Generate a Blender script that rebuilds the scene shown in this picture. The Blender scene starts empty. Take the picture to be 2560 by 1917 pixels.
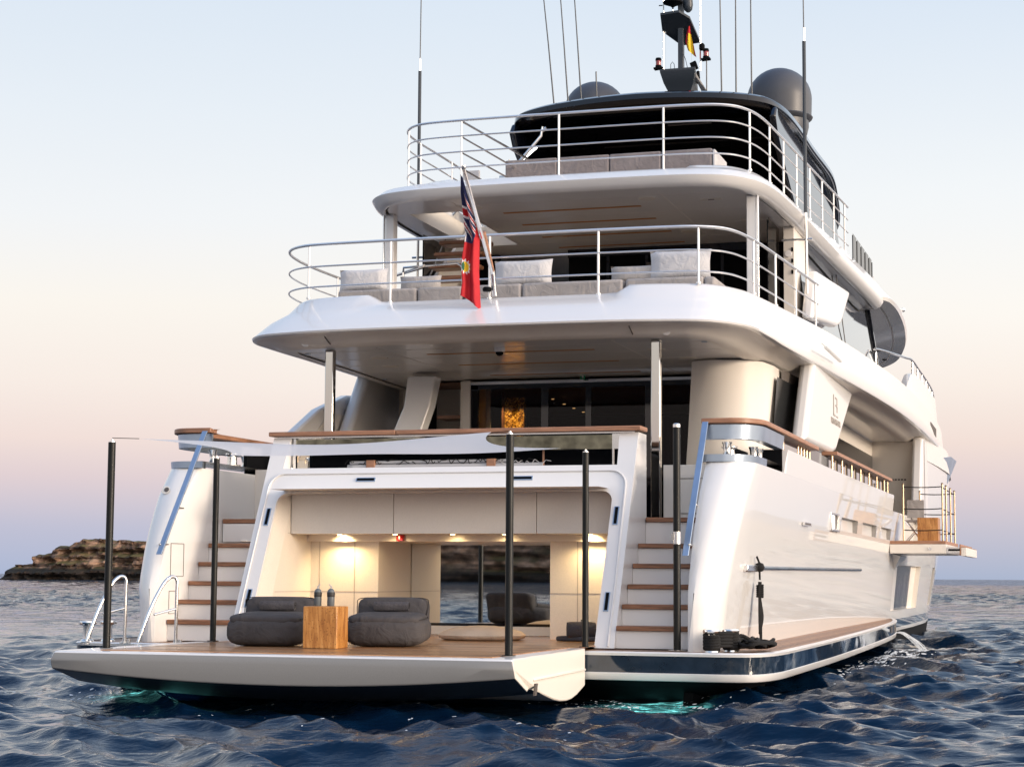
import bpy, bmesh, math, random
import numpy as np
from mathutils import Vector, Matrix
random.seed(7)
C = bpy.context.scene
COL = C.collection
# ------------------------------------------------------------------ camera
FPX = 4700.0; CX0, CY0 = 1280.0, 958.5
YAW = math.radians(17.2); PIT = math.atan(482/4700.0); ROL = math.radians(0.35)
CAMP = Vector((6.656, -18.0, 1.2))
fw = Vector((-math.sin(YAW)*math.cos(PIT), math.cos(YAW)*math.cos(PIT), math.sin(PIT)))
rt = Vector((math.cos(YAW), math.sin(YAW), 0)); up = rt.cross(fw)
rt2 = rt*math.cos(ROL) + up*math.sin(ROL); up2 = up*math.cos(ROL) - rt*math.sin(ROL)
cam = bpy.data.cameras.new('camera'); camo = bpy.data.objects.new('camera', cam); COL.objects.link(camo)
m = Matrix((rt2, up2, -fw)).transposed().to_4x4(); m.translation = CAMP
camo.matrix_world = m
cam.sensor_width = 36; cam.lens = 36*FPX/2560; cam.clip_start = 0.1; cam.clip_end = 20000
C.camera = camo
def _ray(x, y):
    return (rt2*((x*1.1578-CX0)/FPX) - up2*((y*1.1578-CY0)/FPX) + fw)
def at_y(x, y, Y): d = _ray(x, y); return CAMP + d*((Y-CAMP.y)/d.y)
def at_x(x, y, X): d = _ray(x, y); return CAMP + d*((X-CAMP.x)/d.x)
def at_z(x, y, Z): d = _ray(x, y); return CAMP + d*((Z-CAMP.z)/d.z)
# ------------------------------------------------------------------ world: dusk sky, glow to starboard, blue earth shadow low down
SUN_AZ = math.radians(104)      # clockwise from +Y (bow); starboard is 90
SUN_EL = math.radians(9)
W = bpy.data.worlds.new('World'); C.world = W; W.use_nodes = True
nt = W.node_tree; nt.nodes.clear()
def nd(t, **k):
    n = nt.nodes.new(t)
    for a, b in k.items(): setattr(n, a, b)
    return n
out = nd('ShaderNodeOutputWorld'); bg = nd('ShaderNodeBackground'); bg2 = nd('ShaderNodeBackground'); add = nd('ShaderNodeAddShader')
tc = nd('ShaderNodeTexCoord'); sp = nd('ShaderNodeSeparateXYZ'); nt.links.new(tc.outputs['Generated'], sp.inputs[0])
def ramp(stops, tree=None):
    r = (tree or nt).nodes.new('ShaderNodeValToRGB'); e = r.color_ramp.elements
    while len(e) < len(stops): e.new(0.5)
    for i, (p, c) in enumerate(stops): e[i].position = p; e[i].color = (*c, 1)
    return r
def lin(c): return tuple(((v/255)/12.92 if v/255 <= 0.04045 else ((v/255+0.055)/1.055)**2.4) for v in c)
# elevation (sin) mapped 0..1 directly
cool = ramp([(0.0, lin((172,184,212))), (0.025, lin((192,192,212))), (0.05, lin((224,207,211))), (0.07, lin((241,222,216))), (0.10, lin((248,236,228))),
             (0.14, lin((251,245,237))), (0.184, lin((242,244,246))), (0.24, lin((232,239,246))), (0.30, lin((221,232,244))), (0.5, lin((182,207,239))), (1.0, lin((120,158,214)))])
warm = ramp([(0.0, lin((172,183,205))), (0.02, lin((198,195,207))), (0.045, lin((224,208,210))), (0.07, lin((243,223,213))), (0.10, lin((251,239,229))), (0.135, lin((254,250,244))), (0.2, lin((246,249,250))), (0.3, lin((218,231,246))), (0.5, lin((190,213,239))), (1.0, lin((125,162,214)))])
for r in (cool, warm): nt.links.new(sp.outputs['Z'], r.inputs[0])
dotn = nd('ShaderNodeVectorMath', operation='DOT_PRODUCT'); nt.links.new(tc.outputs['Generated'], dotn.inputs[0])
dotn.inputs[1].default_value = (math.sin(math.radians(60)), math.cos(math.radians(60)), 0)
mr = nd('ShaderNodeMapRange'); mr.inputs[1].default_value = 0.0; mr.inputs[2].default_value = 0.75; nt.links.new(dotn.outputs['Value'], mr.inputs[0])
mx = nd('ShaderNodeMixRGB'); nt.links.new(mr.outputs[0], mx.inputs[0]); nt.links.new(cool.outputs[0], mx.inputs[1]); nt.links.new(warm.outputs[0], mx.inputs[2])
# sunset glow around the sun
dg = nd('ShaderNodeVectorMath', operation='DOT_PRODUCT'); nt.links.new(tc.outputs['Generated'], dg.inputs[0])
dg.inputs[1].default_value = (math.sin(SUN_AZ), math.cos(SUN_AZ), 0.08)
mg = nd('ShaderNodeMapRange'); mg.inputs[1].default_value = 0.0; mg.inputs[2].default_value = 1.0; mg.interpolation_type = 'SMOOTHSTEP'; nt.links.new(dg.outputs['Value'], mg.inputs[0])
mul = nd('ShaderNodeMixRGB', blend_type='ADD'); nt.links.new(mg.outputs[0], mul.inputs[0]); nt.links.new(mx.outputs[0], mul.inputs[1]); mul.inputs[2].default_value = (1.7, 1.38, 1.08, 1)
# below the horizon: dark water colour
bl = nd('ShaderNodeMath', operation='LESS_THAN'); bl.inputs[1].default_value = -0.004; nt.links.new(sp.outputs['Z'], bl.inputs[0])
mb = nd('ShaderNodeMixRGB'); nt.links.new(bl.outputs[0], mb.inputs[0]); cn = nd('ShaderNodeTexNoise'); cn.inputs['Scale'].default_value = 2.2; cn.inputs['Detail'].default_value = 6; cmap = nd('ShaderNodeMapping'); cmap.inputs['Scale'].default_value = (1, 1, 6); nt.links.new(tc.outputs['Generated'], cmap.inputs[0]); nt.links.new(cmap.outputs[0], cn.inputs[0])
cr_ = ramp([(0.35, (.985, .988, .992)), (0.65, (1.0, 1.0, 1.0))]); nt.links.new(cn.outputs[0], cr_.inputs[0])
cm = nd('ShaderNodeMixRGB', blend_type='MULTIPLY'); cm.inputs[0].default_value = 1; nt.links.new(mul.outputs[0], cm.inputs[1]); nt.links.new(cr_.outputs[0], cm.inputs[2]); nt.links.new(cm.outputs[0], mb.inputs[1]); mb.inputs[2].default_value = (0.02, 0.035, 0.07, 1)
nt.links.new(mb.outputs[0], bg.inputs[0]); bg.inputs[1].default_value = 1.0
sky = nd('ShaderNodeTexSky', sky_type='NISHITA'); sky.sun_disc = False; sky.sun_elevation = SUN_EL; sky.sun_rotation = SUN_AZ
nt.links.new(sky.outputs[0], bg2.inputs[0]); bg2.inputs[1].default_value = 0.004
nt.links.new(bg.outputs[0], add.inputs[0]); nt.links.new(bg2.outputs[0], add.inputs[1]); nt.links.new(add.outputs[0], out.inputs[0])
# ------------------------------------------------------------------ sun
sl = bpy.data.lights.new('sun', 'SUN'); sl.energy = 2.8; sl.angle = math.radians(14); sl.color = (1.0, 0.82, 0.64)
so = bpy.data.objects.new('sun', sl); COL.objects.link(so)
sd = Vector((math.sin(SUN_AZ)*math.cos(SUN_EL), math.cos(SUN_AZ)*math.cos(SUN_EL), math.sin(SUN_EL)))
so.rotation_euler = sd.to_track_quat('Z', 'Y').to_euler(); so.location = (30, 0, 30)
C.view_settings.view_transform = 'Standard'; C.view_settings.look = 'None'; C.view_settings.exposure = 0.0; C.view_settings.gamma = 1.0
C.render.engine = 'CYCLES'
C.cycles.max_bounces = 8; C.cycles.glossy_bounces = 5; C.cycles.transmission_bounces = 6; C.cycles.transparent_max_bounces = 8
C.cycles.sample_clamp_indirect = 6.0; C.cycles.caustics_reflective = True; C.cycles.blur_glossy = .6; C.cycles.caustics_refractive = False

# ------------------------------------------------------------------ materials
MATS = {}
def mat(name, col, rough=0.5, metal=0.0, coat=0.0, noise=None, bump=None, emit=None, spec=None, trans=0.0, alpha=1.0, build=None):
    mt = bpy.data.materials.new(name); mt.use_nodes = True; t = mt.node_tree; b = t.nodes['Principled BSDF']
    b.inputs['Base Color'].default_value = (*col, 1); b.inputs['Roughness'].default_value = rough; b.inputs['Metallic'].default_value = metal
    b.inputs['Coat Weight'].default_value = coat; b.inputs['Coat Roughness'].default_value = 0.04
    if spec is not None: b.inputs['Specular IOR Level'].default_value = spec
    if trans: b.inputs['Transmission Weight'].default_value = trans
    if alpha < 1: b.inputs['Alpha'].default_value = alpha
    if emit: b.inputs['Emission Color'].default_value = (*emit[0], 1); b.inputs['Emission Strength'].default_value = emit[1]
    co = t.nodes.new('ShaderNodeTexCoord')
    if noise:   # (scale, amount[, stretch])
        n = t.nodes.new('ShaderNodeTexNoise'); n.inputs['Scale'].default_value = noise[0]; n.inputs['Detail'].default_value = 5
        mp = t.nodes.new('ShaderNodeMapping'); mp.inputs['Scale'].default_value = noise[2] if len(noise) > 2 else (1, 1, 1)
        t.links.new(co.outputs['Object'], mp.inputs[0]); t.links.new(mp.outputs[0], n.inputs[0])
        a = noise[1]; r = ramp([(0.3, tuple(c*(1-a) for c in col)), (0.7, tuple(min(1, c*(1+a)) for c in col))], t)
        t.links.new(n.outputs[0], r.inputs[0]); t.links.new(r.outputs[0], b.inputs['Base Color'])
    if bump:    # (scale, strength, distance)
        n = t.nodes.new('ShaderNodeTexNoise'); n.inputs['Scale'].default_value = bump[0]; n.inputs['Detail'].default_value = 4
        t.links.new(co.outputs['Object'], n.inputs[0]); bn = t.nodes.new('ShaderNodeBump'); bn.inputs['Strength'].default_value = bump[1]; bn.inputs['Distance'].default_value = bump[2]
        t.links.new(n.outputs[0], bn.inputs['Height']); t.links.new(bn.outputs[0], b.inputs['Normal'])
    if build: build(t, b, co)
    MATS[name] = mt; return mt
def teak_build(scale_x=14.0, axis='X', dark=(0.012,0.009,0.007), cols=None):
    def f(t, b, co):
        s = t.nodes.new('ShaderNodeSeparateXYZ'); t.links.new(co.outputs['Object'], s.inputs[0])
        mu = t.nodes.new('ShaderNodeMath'); mu.operation = 'MULTIPLY'; mu.inputs[1].default_value = scale_x; t.links.new(s.outputs[axis], mu.inputs[0])
        fr = t.nodes.new('ShaderNodeMath'); fr.operation = 'FRACT'; t.links.new(mu.outputs[0], fr.inputs[0])
        fl = t.nodes.new('ShaderNodeMath'); fl.operation = 'FLOOR'; t.links.new(mu.outputs[0], fl.inputs[0])
        wn = t.nodes.new('ShaderNodeTexWhiteNoise'); wn.noise_dimensions = '1D'; t.links.new(fl.outputs[0], wn.inputs['W'])
        n = t.nodes.new('ShaderNodeTexNoise'); n.inputs['Scale'].default_value = 6; n.inputs['Detail'].default_value = 6
        mp = t.nodes.new('ShaderNodeMapping'); mp.inputs['Scale'].default_value = (9, .8, 3) if axis == 'X' else (.8, 9, 3)
        t.links.new(co.outputs['Object'], mp.inputs[0]); t.links.new(mp.outputs[0], n.inputs[0])
        ad = t.nodes.new('ShaderNodeMath'); ad.operation = 'ADD'; t.links.new(n.outputs[0], ad.inputs[0])
        m2 = t.nodes.new('ShaderNodeMath'); m2.operation = 'MULTIPLY'; m2.inputs[1].default_value = 0.35; t.links.new(wn.outputs[0], m2.inputs[0]); t.links.new(m2.outputs[0], ad.inputs[1])
        c = cols or [(0.11,0.042,0.016), (0.23,0.098,0.042), (0.36,0.18,0.085)]
        r = ramp([(0.4, c[0]), (0.62, c[1]), (0.95, c[2])], t); t.links.new(ad.outputs[0], r.inputs[0])
        lt = t.nodes.new('ShaderNodeMath'); lt.operation = 'LESS_THAN'; lt.inputs[1].default_value = 0.09; t.links.new(fr.outputs[0], lt.inputs[0])
        mxx = t.nodes.new('ShaderNodeMixRGB'); t.links.new(lt.outputs[0], mxx.inputs[0]); t.links.new(r.outputs[0], mxx.inputs[1]); mxx.inputs[2].default_value = (*dark, 1)
        t.links.new(mxx.outputs[0], b.inputs['Base Color'])
    return f
def fabric_build(c1, c2, sc=260):
    def f(t, b, co):
        n = t.nodes.new('ShaderNodeTexNoise'); n.inputs['Scale'].default_value = sc; n.inputs['Detail'].default_value = 2
        n2 = t.nodes.new('ShaderNodeTexNoise'); n2.inputs['Scale'].default_value = 4
        t.links.new(co.outputs['Object'], n.inputs[0]); t.links.new(co.outputs['Object'], n2.inputs[0])
        a = t.nodes.new('ShaderNodeMath'); a.operation = 'ADD'; t.links.new(n.outputs[0], a.inputs[0]); t.links.new(n2.outputs[0], a.inputs[1])
        h = t.nodes.new('ShaderNodeMath'); h.operation = 'MULTIPLY'; h.inputs[1].default_value = .5; t.links.new(a.outputs[0], h.inputs[0])
        r = ramp([(0.35, c1), (0.65, c2)], t); t.links.new(h.outputs[0], r.inputs[0]); t.links.new(r.outputs[0], b.inputs['Base Color'])
        bn = t.nodes.new('ShaderNodeBump'); bn.inputs['Strength'].default_value = .4; bn.inputs['Distance'].default_value = .002; t.links.new(n.outputs[0], bn.inputs['Height'])
        n3 = t.nodes.new('ShaderNodeTexNoise'); n3.inputs['Scale'].default_value = 7; n3.inputs['Detail'].default_value = 3; n3.inputs['Distortion'].default_value = 1.2; t.links.new(co.outputs['Object'], n3.inputs[0])
        b2 = t.nodes.new('ShaderNodeBump'); b2.inputs['Strength'].default_value = .6; b2.inputs['Distance'].default_value = .03; t.links.new(n3.outputs[0], b2.inputs['Height']); t.links.new(bn.outputs[0], b2.inputs['Normal'])
        t.links.new(b2.outputs[0], b.inputs['Normal'])
    return f
mat('white', (0.80, 0.79, 0.78), 0.32, coat=0.6, bump=(1.2, 0.02, 0.01))
mat('hullwhite', (0.83, 0.815, 0.79), 0.3, coat=.85, spec=.2)
MATS['hullwhite'].node_tree.nodes['Principled BSDF'].inputs['Coat IOR'].default_value = 1.62; MATS['hullwhite'].node_tree.nodes['Principled BSDF'].inputs['Coat Roughness'].default_value = .015
mat('cream', (0.78, 0.73, 0.66), 0.45, coat=0.2, noise=(0.8, 0.02))
mat('wallcream', (0.76, 0.71, 0.63), 0.5, noise=(90, 0.04))
mat('boxgrey', (0.66, 0.635, 0.60), 0.5, noise=(90, 0.04))
mat('ceil', (0.88, 0.86, 0.84), 0.3, coat=.45, bump=(0.8, 0.15, 0.01))
mat('seam', (0.10, 0.085, 0.075), 0.6)
mat('seamlight', (0.78, 0.74, 0.70), 0.4)
mat('greyfascia', (0.27, 0.265, 0.255), 0.4, noise=(120, 0.05))
mat('darkfascia', (0.035, 0.045, 0.06), 0.35, noise=(60, 0.1))
mat('navy', (0.018, 0.030, 0.048), 0.06, coat=1.0, noise=(6, 0.3))
mat('black', (0.004, 0.0045, 0.006), 0.7, spec=.1)
mat('blackgloss', (0.003, 0.004, 0.008), 0.06, coat=.4, spec=.4)
mat('poleblack', (0.006, 0.007, 0.007), 0.42, spec=.3)
mat('steel', (0.80, 0.79, 0.77), 0.2, metal=1.0)
mat('railsteel', (0.86, 0.85, 0.84), 0.33, metal=.85)
mat('olivemirror', (0.16, 0.165, 0.125), 0.05, metal=1.0, noise=(7, .5))  # dark olive mottling paints the reflected cliff into the mirror colour
mat('mark', (0.42, 0.38, 0.34), 0.5)
mat('bluesteel', (0.42, 0.50, 0.60), 0.28, metal=0.85, noise=(3, 0.12))
mat('domegrey', (0.060, 0.065, 0.078), 0.42, noise=(3, 0.1))
mat('mastgrey', (0.035, 0.045, 0.058), 0.4)
mat('darkglass', (0.006, 0.006, 0.008), 0.03, spec=0.8)
mat('sideglass', (0.03, 0.033, 0.036), 0.03, coat=1.0, spec=0.9)
mat('winglass', (0.010, 0.020, 0.040), 0.12, spec=.12, bump=(1.2, .5, .02))
mat('mirror', (0.80, 0.82, 0.80), 0.015, metal=1.0)
mat('browunder', (0.15, 0.115, 0.095), 0.25, coat=.35, bump=(2, 0.3, 0.01))
mat('tan', (0.56, 0.45, 0.35), 0.8, build=fabric_build((0.48,0.38,0.29), (0.62,0.5,0.39)))
mat('greysofa', (0.30, 0.28, 0.27), 0.9, build=fabric_build((0.30,0.28,0.27), (0.43,0.40,0.385)))
mat('mauvesofa', (0.25, 0.22, 0.22), 0.9, build=fabric_build((0.22,0.195,0.195), (0.28,0.25,0.25)))
mat('cushion', (0.60, 0.59, 0.60), 0.9, build=fabric_build((0.52,0.51,0.52), (0.66,0.65,0.65)))
mat('cushiongrey', (0.40, 0.37, 0.355), 0.9, build=fabric_build((0.34,0.315,0.30), (0.47,0.44,0.42)))
mat('pouf', (0.052, 0.048, 0.052), 0.9, build=fabric_build((0.038,0.036,0.040), (0.070,0.064,0.066)))
mat('poufpipe', (0.015, 0.015, 0.018), 0.9)
mat('towel', (0.05, 0.048, 0.056), 1.0, build=fabric_build((0.035,0.034,0.04), (0.09,0.085,0.095), 120))
mat('bottle', (0.12, 0.14, 0.155), 0.35)
mat('bottlegrip', (0.03, 0.03, 0.032), 0.6)
mat('wooddk', (0.24, 0.11, 0.06), 0.4)
mat('teakx', (0.2,0.1,0.05), 0.45, build=teak_build(16, 'X'))
mat('teaky', (0.2,0.1,0.05), 0.35, coat=.25, build=teak_build(16, 'Y', cols=[(0.16,0.065,0.022), (0.38,0.175,0.065), (0.55,0.30,0.13)]))
mat('teakcap', (0.34, 0.17, 0.10), 0.45, noise=(5, 0.30, (1, 1, 14)))
mat('teaktread', (0.25, 0.115, 0.06), 0.40, noise=(4, 0.45, (1.2, 9, 14)))
mat('teakdeck', (0.2,0.1,0.05), 0.5, build=teak_build(16, 'Y', cols=[(0.28,0.215,0.165), (0.42,0.335,0.265), (0.52,0.43,0.35)]))
mat('slotteak', (0.50, 0.21, 0.05), 0.5)
mat('railblue', (0.10, 0.14, 0.20), 0.25, metal=.6, noise=(9, .4, (1,.2,1)))
mat('darksteel', (.55,.54,.52), .06, metal=1)
mat('bronze', (.30,.23,.16), .3, metal=.8)
mat('rope', (0.006, 0.006, 0.007), 0.9, bump=(120, .8, .004))
mat('red', (0.46, 0.006, 0.014), 0.75, noise=(9, .12)); mat('flagnavy', (0.012, 0.018, 0.09), 0.75); mat('flagwhite', (0.75, 0.73, 0.74), 0.75)
mat('yellow', (0.80, 0.55, 0.02), 0.75); mat('green', (0.02, 0.12, 0.06), 0.8)
mat('redlens', (0.30, 0.008, 0.012), 0.15, coat=1); mat('exit', (0.01, 0.22, 0.09), 0.5)
mat('lampwarm', (1, 0.8, 0.45), 0.5, emit=((1.0, 0.72, 0.32), 9.0))
mat('indicator', (1, 0.6, 0.2), 0.5, emit=((1.0, 0.6, 0.25), 1.2))
mat('ledteal', (0.2, 0.9, 0.8), 0.3, emit=((0.25, 1.0, 0.85), 12.0))
def sail_b(t, b, co):
    o = [n for n in t.nodes if n.type == 'OUTPUT_MATERIAL'][0]; t.nodes.remove(b)
    d = t.nodes.new('ShaderNodeBsdfDiffuse'); d.inputs[0].default_value = (.93,.93,.93,1); tl = t.nodes.new('ShaderNodeBsdfTranslucent'); tl.inputs[0].default_value = (.96,.96,.96,1); tr = t.nodes.new('ShaderNodeBsdfTransparent')
    m1 = t.nodes.new('ShaderNodeMixShader'); m1.inputs[0].default_value = .62; t.links.new(d.outputs[0], m1.inputs[1]); t.links.new(tl.outputs[0], m1.inputs[2])
    m2 = t.nodes.new('ShaderNodeMixShader'); m2.inputs[0].default_value = .10; t.links.new(m1.outputs[0], m2.inputs[1]); t.links.new(tr.outputs[0], m2.inputs[2]); t.links.new(m2.outputs[0], o.inputs[0])
mat('sail', (0.80, 0.80, 0.80), 0.8, build=sail_b)
mat('foam', (0.75, 0.79, 0.82), 0.8)
mat('chairwhite', (0.5, 0.5, 0.52), 0.5)
def gold_b(t, b, co):
    n = t.nodes.new('ShaderNodeTexNoise'); n.inputs['Scale'].default_value = 22; n.inputs['Detail'].default_value = 8; n.inputs['Distortion'].default_value = 1.5
    t.links.new(co.outputs['Object'], n.inputs[0]); r = ramp([(0.4, (0.05,0.018,0.003)), (0.52, (0.45,0.22,0.03)), (0.62, (0.95,0.62,0.15))], t)
    t.links.new(n.outputs[0], r.inputs[0]); t.links.new(r.outputs[0], b.inputs['Base Color'])
mat('gold', (0.6, 0.35, 0.06), 0.3, build=gold_b)
def wood_b(t, b, co):
    n = t.nodes.new('ShaderNodeTexNoise'); n.inputs['Scale'].default_value = 5; n.inputs['Detail'].default_value = 7; n.inputs['Distortion'].default_value = .8
    mp = t.nodes.new('ShaderNodeMapping'); mp.inputs['Scale'].default_value = (5, 5, .7); t.links.new(co.outputs['Object'], mp.inputs[0]); t.links.new(mp.outputs[0], n.inputs[0])
    r = ramp([(0.3, (0.28,0.10,0.02)), (0.5, (0.48,0.21,0.05)), (0.7, (0.66,0.34,0.11))], t); t.links.new(n.outputs[0], r.inputs[0])
    v = t.nodes.new('ShaderNodeTexNoise'); v.inputs['Scale'].default_value = 60; t.links.new(co.outputs['Object'], v.inputs[0])
    r2 = ramp([(0.30, (.35,.3,.25)), (0.40, (1,1,1))], t); t.links.new(v.outputs[0], r2.inputs[0])
    mm = t.nodes.new('ShaderNodeMixRGB'); mm.blend_type = 'MULTIPLY'; mm.inputs[0].default_value = 1; t.links.new(r.outputs[0], mm.inputs[1]); t.links.new(r2.outputs[0], mm.inputs[2])
    t.links.new(mm.outputs[0], b.inputs['Base Color'])
mat('stumpwood', (0.45, 0.22, 0.07), 0.4, coat=.2, build=wood_b)

mat('slotin', (0.34, 0.32, 0.30), 0.5)
# ------------------------------------------------------------------ mesh builder
class MB:
    def __init__(s): s.v = []; s.f = []; s.mi = []; s.mats = []; s.cur = 0
    def m(s, name):
        if name not in s.mats: s.mats.append(name)
        s.cur = s.mats.index(name); return s
    def face(s, idx): s.f.append(tuple(idx)); s.mi.append(s.cur)
    def quad(s, a, b, c, d):
        i = len(s.v); s.v += [tuple(a), tuple(b), tuple(c), tuple(d)]; s.face((i, i+1, i+2, i+3)); return s
    def box(s, x0, x1, y0, y1, z0, z1):
        x0, x1 = sorted((x0, x1)); y0, y1 = sorted((y0, y1)); z0, z1 = sorted((z0, z1))
        i = len(s.v); s.v += [(x, y, z) for z in (z0, z1) for x, y in ((x0,y0),(x1,y0),(x1,y1),(x0,y1))]
        for q in ((3,2,1,0),(4,5,6,7),(0,1,5,4),(1,2,6,5),(2,3,7,6),(3,0,4,7)): s.face([i+k for k in q])
        return s
    def obox(s, c, ax, ay, az):    # oriented box: centre and half axis vectors
        c = Vector(c); ax, ay, az = Vector(ax), Vector(ay), Vector(az); i = len(s.v)
        for k in (-1, 1):
            for a, b in ((-1,-1),(1,-1),(1,1),(-1,1)): s.v.append(tuple(c+ax*a+ay*b+az*k))
        for q in ((3,2,1,0),(4,5,6,7),(0,1,5,4),(1,2,6,5),(2,3,7,6),(3,0,4,7)): s.face([i+k for k in q])
        return s
    def loft(s, rings, closed=True, cap0=False, cap1=False):
        n = len(rings[0]); i = len(s.v)
        for r in rings: s.v += [tuple(p) for p in r]
        for j in range(len(rings)-1):
            for k in range(n if closed else n-1):
                k2 = (k+1) % n; s.face((i+j*n+k, i+j*n+k2, i+(j+1)*n+k2, i+(j+1)*n+k))
        if cap0: s.face([i+k for k in range(n)][::-1])
        if cap1: s.face([i+(len(rings)-1)*n+k for k in range(n)])
        return s
    def tube(s, pts, r, n=8, closed=False, caps=True):
        pts = [Vector(p) for p in pts]; rings = []; N = len(pts); prev = None
        for i, p in enumerate(pts):
            a = pts[(i-1) % N] if (i > 0 or closed) else p; b = pts[(i+1) % N] if (i < N-1 or closed) else p
            t = (b-a).normalized() if (b-a).length > 1e-9 else Vector((0,0,1))
            if prev is None:
                u = t.orthogonal().normalized()
            else:
                u = (prev - t*prev.dot(t));  u = u.normalized() if u.length > 1e-6 else t.orthogonal().normalized()
            prev = u; w = t.cross(u); rr = r[i] if isinstance(r, (list, tuple)) else r
            rings.append([p + (u*math.cos(2*math.pi*k/n) + w*math.sin(2*math.pi*k/n))*rr for k in range(n)])
        if closed: rings.append(rings[0])
        return s.loft(rings, True, caps and not closed, caps and not closed)
    def lathe(s, c, prof, n=24, axis=(0,0,1)):
        c = Vector(c); ax = Vector(axis).normalized(); u = ax.orthogonal().normalized(); w = ax.cross(u)
        rings = [[c+ax*h+(u*math.cos(2*math.pi*k/n)+w*math.sin(2*math.pi*k/n))*max(rr, 1e-4) for k in range(n)] for rr, h in prof]
        return s.loft(rings, True, True, True)
    def prism(s, pts, d):          # planar polygon pts, extruded by vector d
        pts = [Vector(p) for p in pts]; d = Vector(d)
        return s.loft([pts, [p+d for p in pts]], True, True, True)
    def build(s, name, parent=None, smooth=None, bevel=0, seg=2, sub=0, matname=None):
        me = bpy.data.meshes.new(name); me.from_pydata(s.v, [], s.f)
        for k in (s.mats or [matname]): me.materials.append(MATS[k])
        if s.mats: me.polygons.foreach_set('material_index', s.mi)
        bm = bmesh.new(); bm.from_mesh(me); bmesh.ops.remove_doubles(bm, verts=bm.verts, dist=1e-5)
        bmesh.ops.recalc_face_normals(bm, faces=bm.faces); bm.to_mesh(me); bm.free()
        o = bpy.data.objects.new(name, me); COL.objects.link(o)
        if bevel:
            b = o.modifiers.new('bevel', 'BEVEL'); b.width = bevel; b.segments = seg; b.limit_method = 'ANGLE'; b.angle_limit = math.radians(35)
        if sub:
            b = o.modifiers.new('sub', 'SUBSURF'); b.levels = sub; b.render_levels = sub
        if smooth is not None or bevel or sub:
            ang = math.radians(smooth if smooth else 40)
            try: me.set_sharp_from_angle(angle=ang)
            except Exception: pass
            for p in me.polygons: p.use_smooth = True
        if parent is not None: o.parent = parent
        return o
def tag(o, label, cat, group=None, kind=None):
    if label: o['label'] = label
    if cat: o['category'] = cat
    if group: o['group'] = group
    if kind: o['kind'] = kind
    return o
def thing(name, label, cat, loc=(0,0,0), group=None, rz=0):
    o = bpy.data.objects.new(name, None); COL.objects.link(o); o.location = loc; o.rotation_euler = (0,0,rz); o.empty_display_size = .2
    return tag(o, label, cat, group)
def cr(pts, n=8, closed=False):    # Catmull-Rom through points
    P = [Vector(p) for p in pts]; out = []; N = len(P)
    for i in range(N if closed else N-1):
        p0 = P[(i-1) % N] if (i > 0 or closed) else P[i]*2-P[i+1]; p1 = P[i]; p2 = P[(i+1) % N]; p3 = P[(i+2) % N] if (i+2 < N or closed) else p2*2-p1
        for k in range(n):
            t = k/n; out.append(0.5*((2*p1)+(p2-p0)*t+(2*p0-5*p1+4*p2-p3)*t*t+(3*p1-p0-3*p2+p3)*t**3))
    if not closed: out.append(P[-1])
    return out
def full_ring(half, zf, inset=0.0):   # half plan [(x,y)] from aft centreline round starboard to the end; mirrored closed ring
    h = cr([Vector((x, y, 0)) for x, y in half], 6)
    if inset:
        hh = []
        for i, p in enumerate(h):
            a = h[max(i-1, 0)]; b = h[min(i+1, len(h)-1)]; t = (b-a).normalized(); nrm = Vector((-t.y, t.x, 0))  # inward (left of travel)
            if i == 0: nrm = Vector((0, 1, 0))
            q = p + nrm*inset; q.x = max(q.x, 0.0); hh.append(q)
        h = hh
    star = [Vector((p.x, p.y, zf(p.x, p.y))) for p in h]
    port = [Vector((-p.x, p.y, p.z)) for p in star[1:]][::-1]
    if abs(h[-1].x) < 1e-6: port = port[1:]
    return star + port
# ================================================================== YACHT
Y = thing('motor_yacht', 'large white three deck motor yacht seen from astern with its stern platform folded down', 'yacht')
D1 = 1.83            # main deck level
PZ = 0.495           # swim platform level
def hx(y, z):        # hull half breadth
    base = float(np.interp(y, [0, 2, 9, 16, 22, 25, 28, 31, 34, 37, 39.5], [3.14, 3.14, 3.09, 3.10, 3.10, 3.05, 2.86, 2.50, 1.9, 1.0, 0.02]))
    fl = 0.105*(z-0.5) if y < 18 else (0.105+0.075*min(1, (y-18)/8))*(z-0.5)
    if y > 31: fl *= max(0.4, 1-(y-31)/14)
    return base + fl
def yfin(z): return float(np.interp(z, [0.3, 0.5, 1.05, 1.3, 1.6, 2.0, 2.3, 2.38, 2.8], [0.0, 0.0, 0.02, 0.12, 0.28, 0.56, 0.84, 0.96, 1.2]))
# ---- hull: two sides, each a grid with real recesses
zs = [-0.6, 0.0, 0.235, 0.30, 0.46, 0.62, 0.9, 1.05, 1.2, 1.45, 1.66, 1.87, 2.06, 2.38]
ys = [0.95, 1.3, 2.0, 3.0, 4.5, 6, 7.6, 8.3, 8.75, 9.7, 10.65, 11.25, 12.2, 13.15, 13.85, 14.7, 15.4, 16.5, 17.0, 17.5, 18.5, 19.7, 20.6, 21.5, 22.5, 23.6, 24.7, 25.4, 26.3, 28, 29.5, 31, 32.5, 34, 35.5, 37, 38.3, 39.5]
HOLES = [(16.5, 21.5, 0.62, 1.45), (24.7, 26.3, 0.62, 1.45), (8.75, 10.65, 1.87, 2.06), (11.25, 13.15, 1.87, 2.06), (13.85, 15.4, 1.87, 2.06), (7.6, 8.3, 1.87, 2.06)]
def hole(y, z): return any(a-1e-3 < y < b+1e-3 and c < z < d for a, b, c, d in HOLES)
hb = MB()
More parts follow.
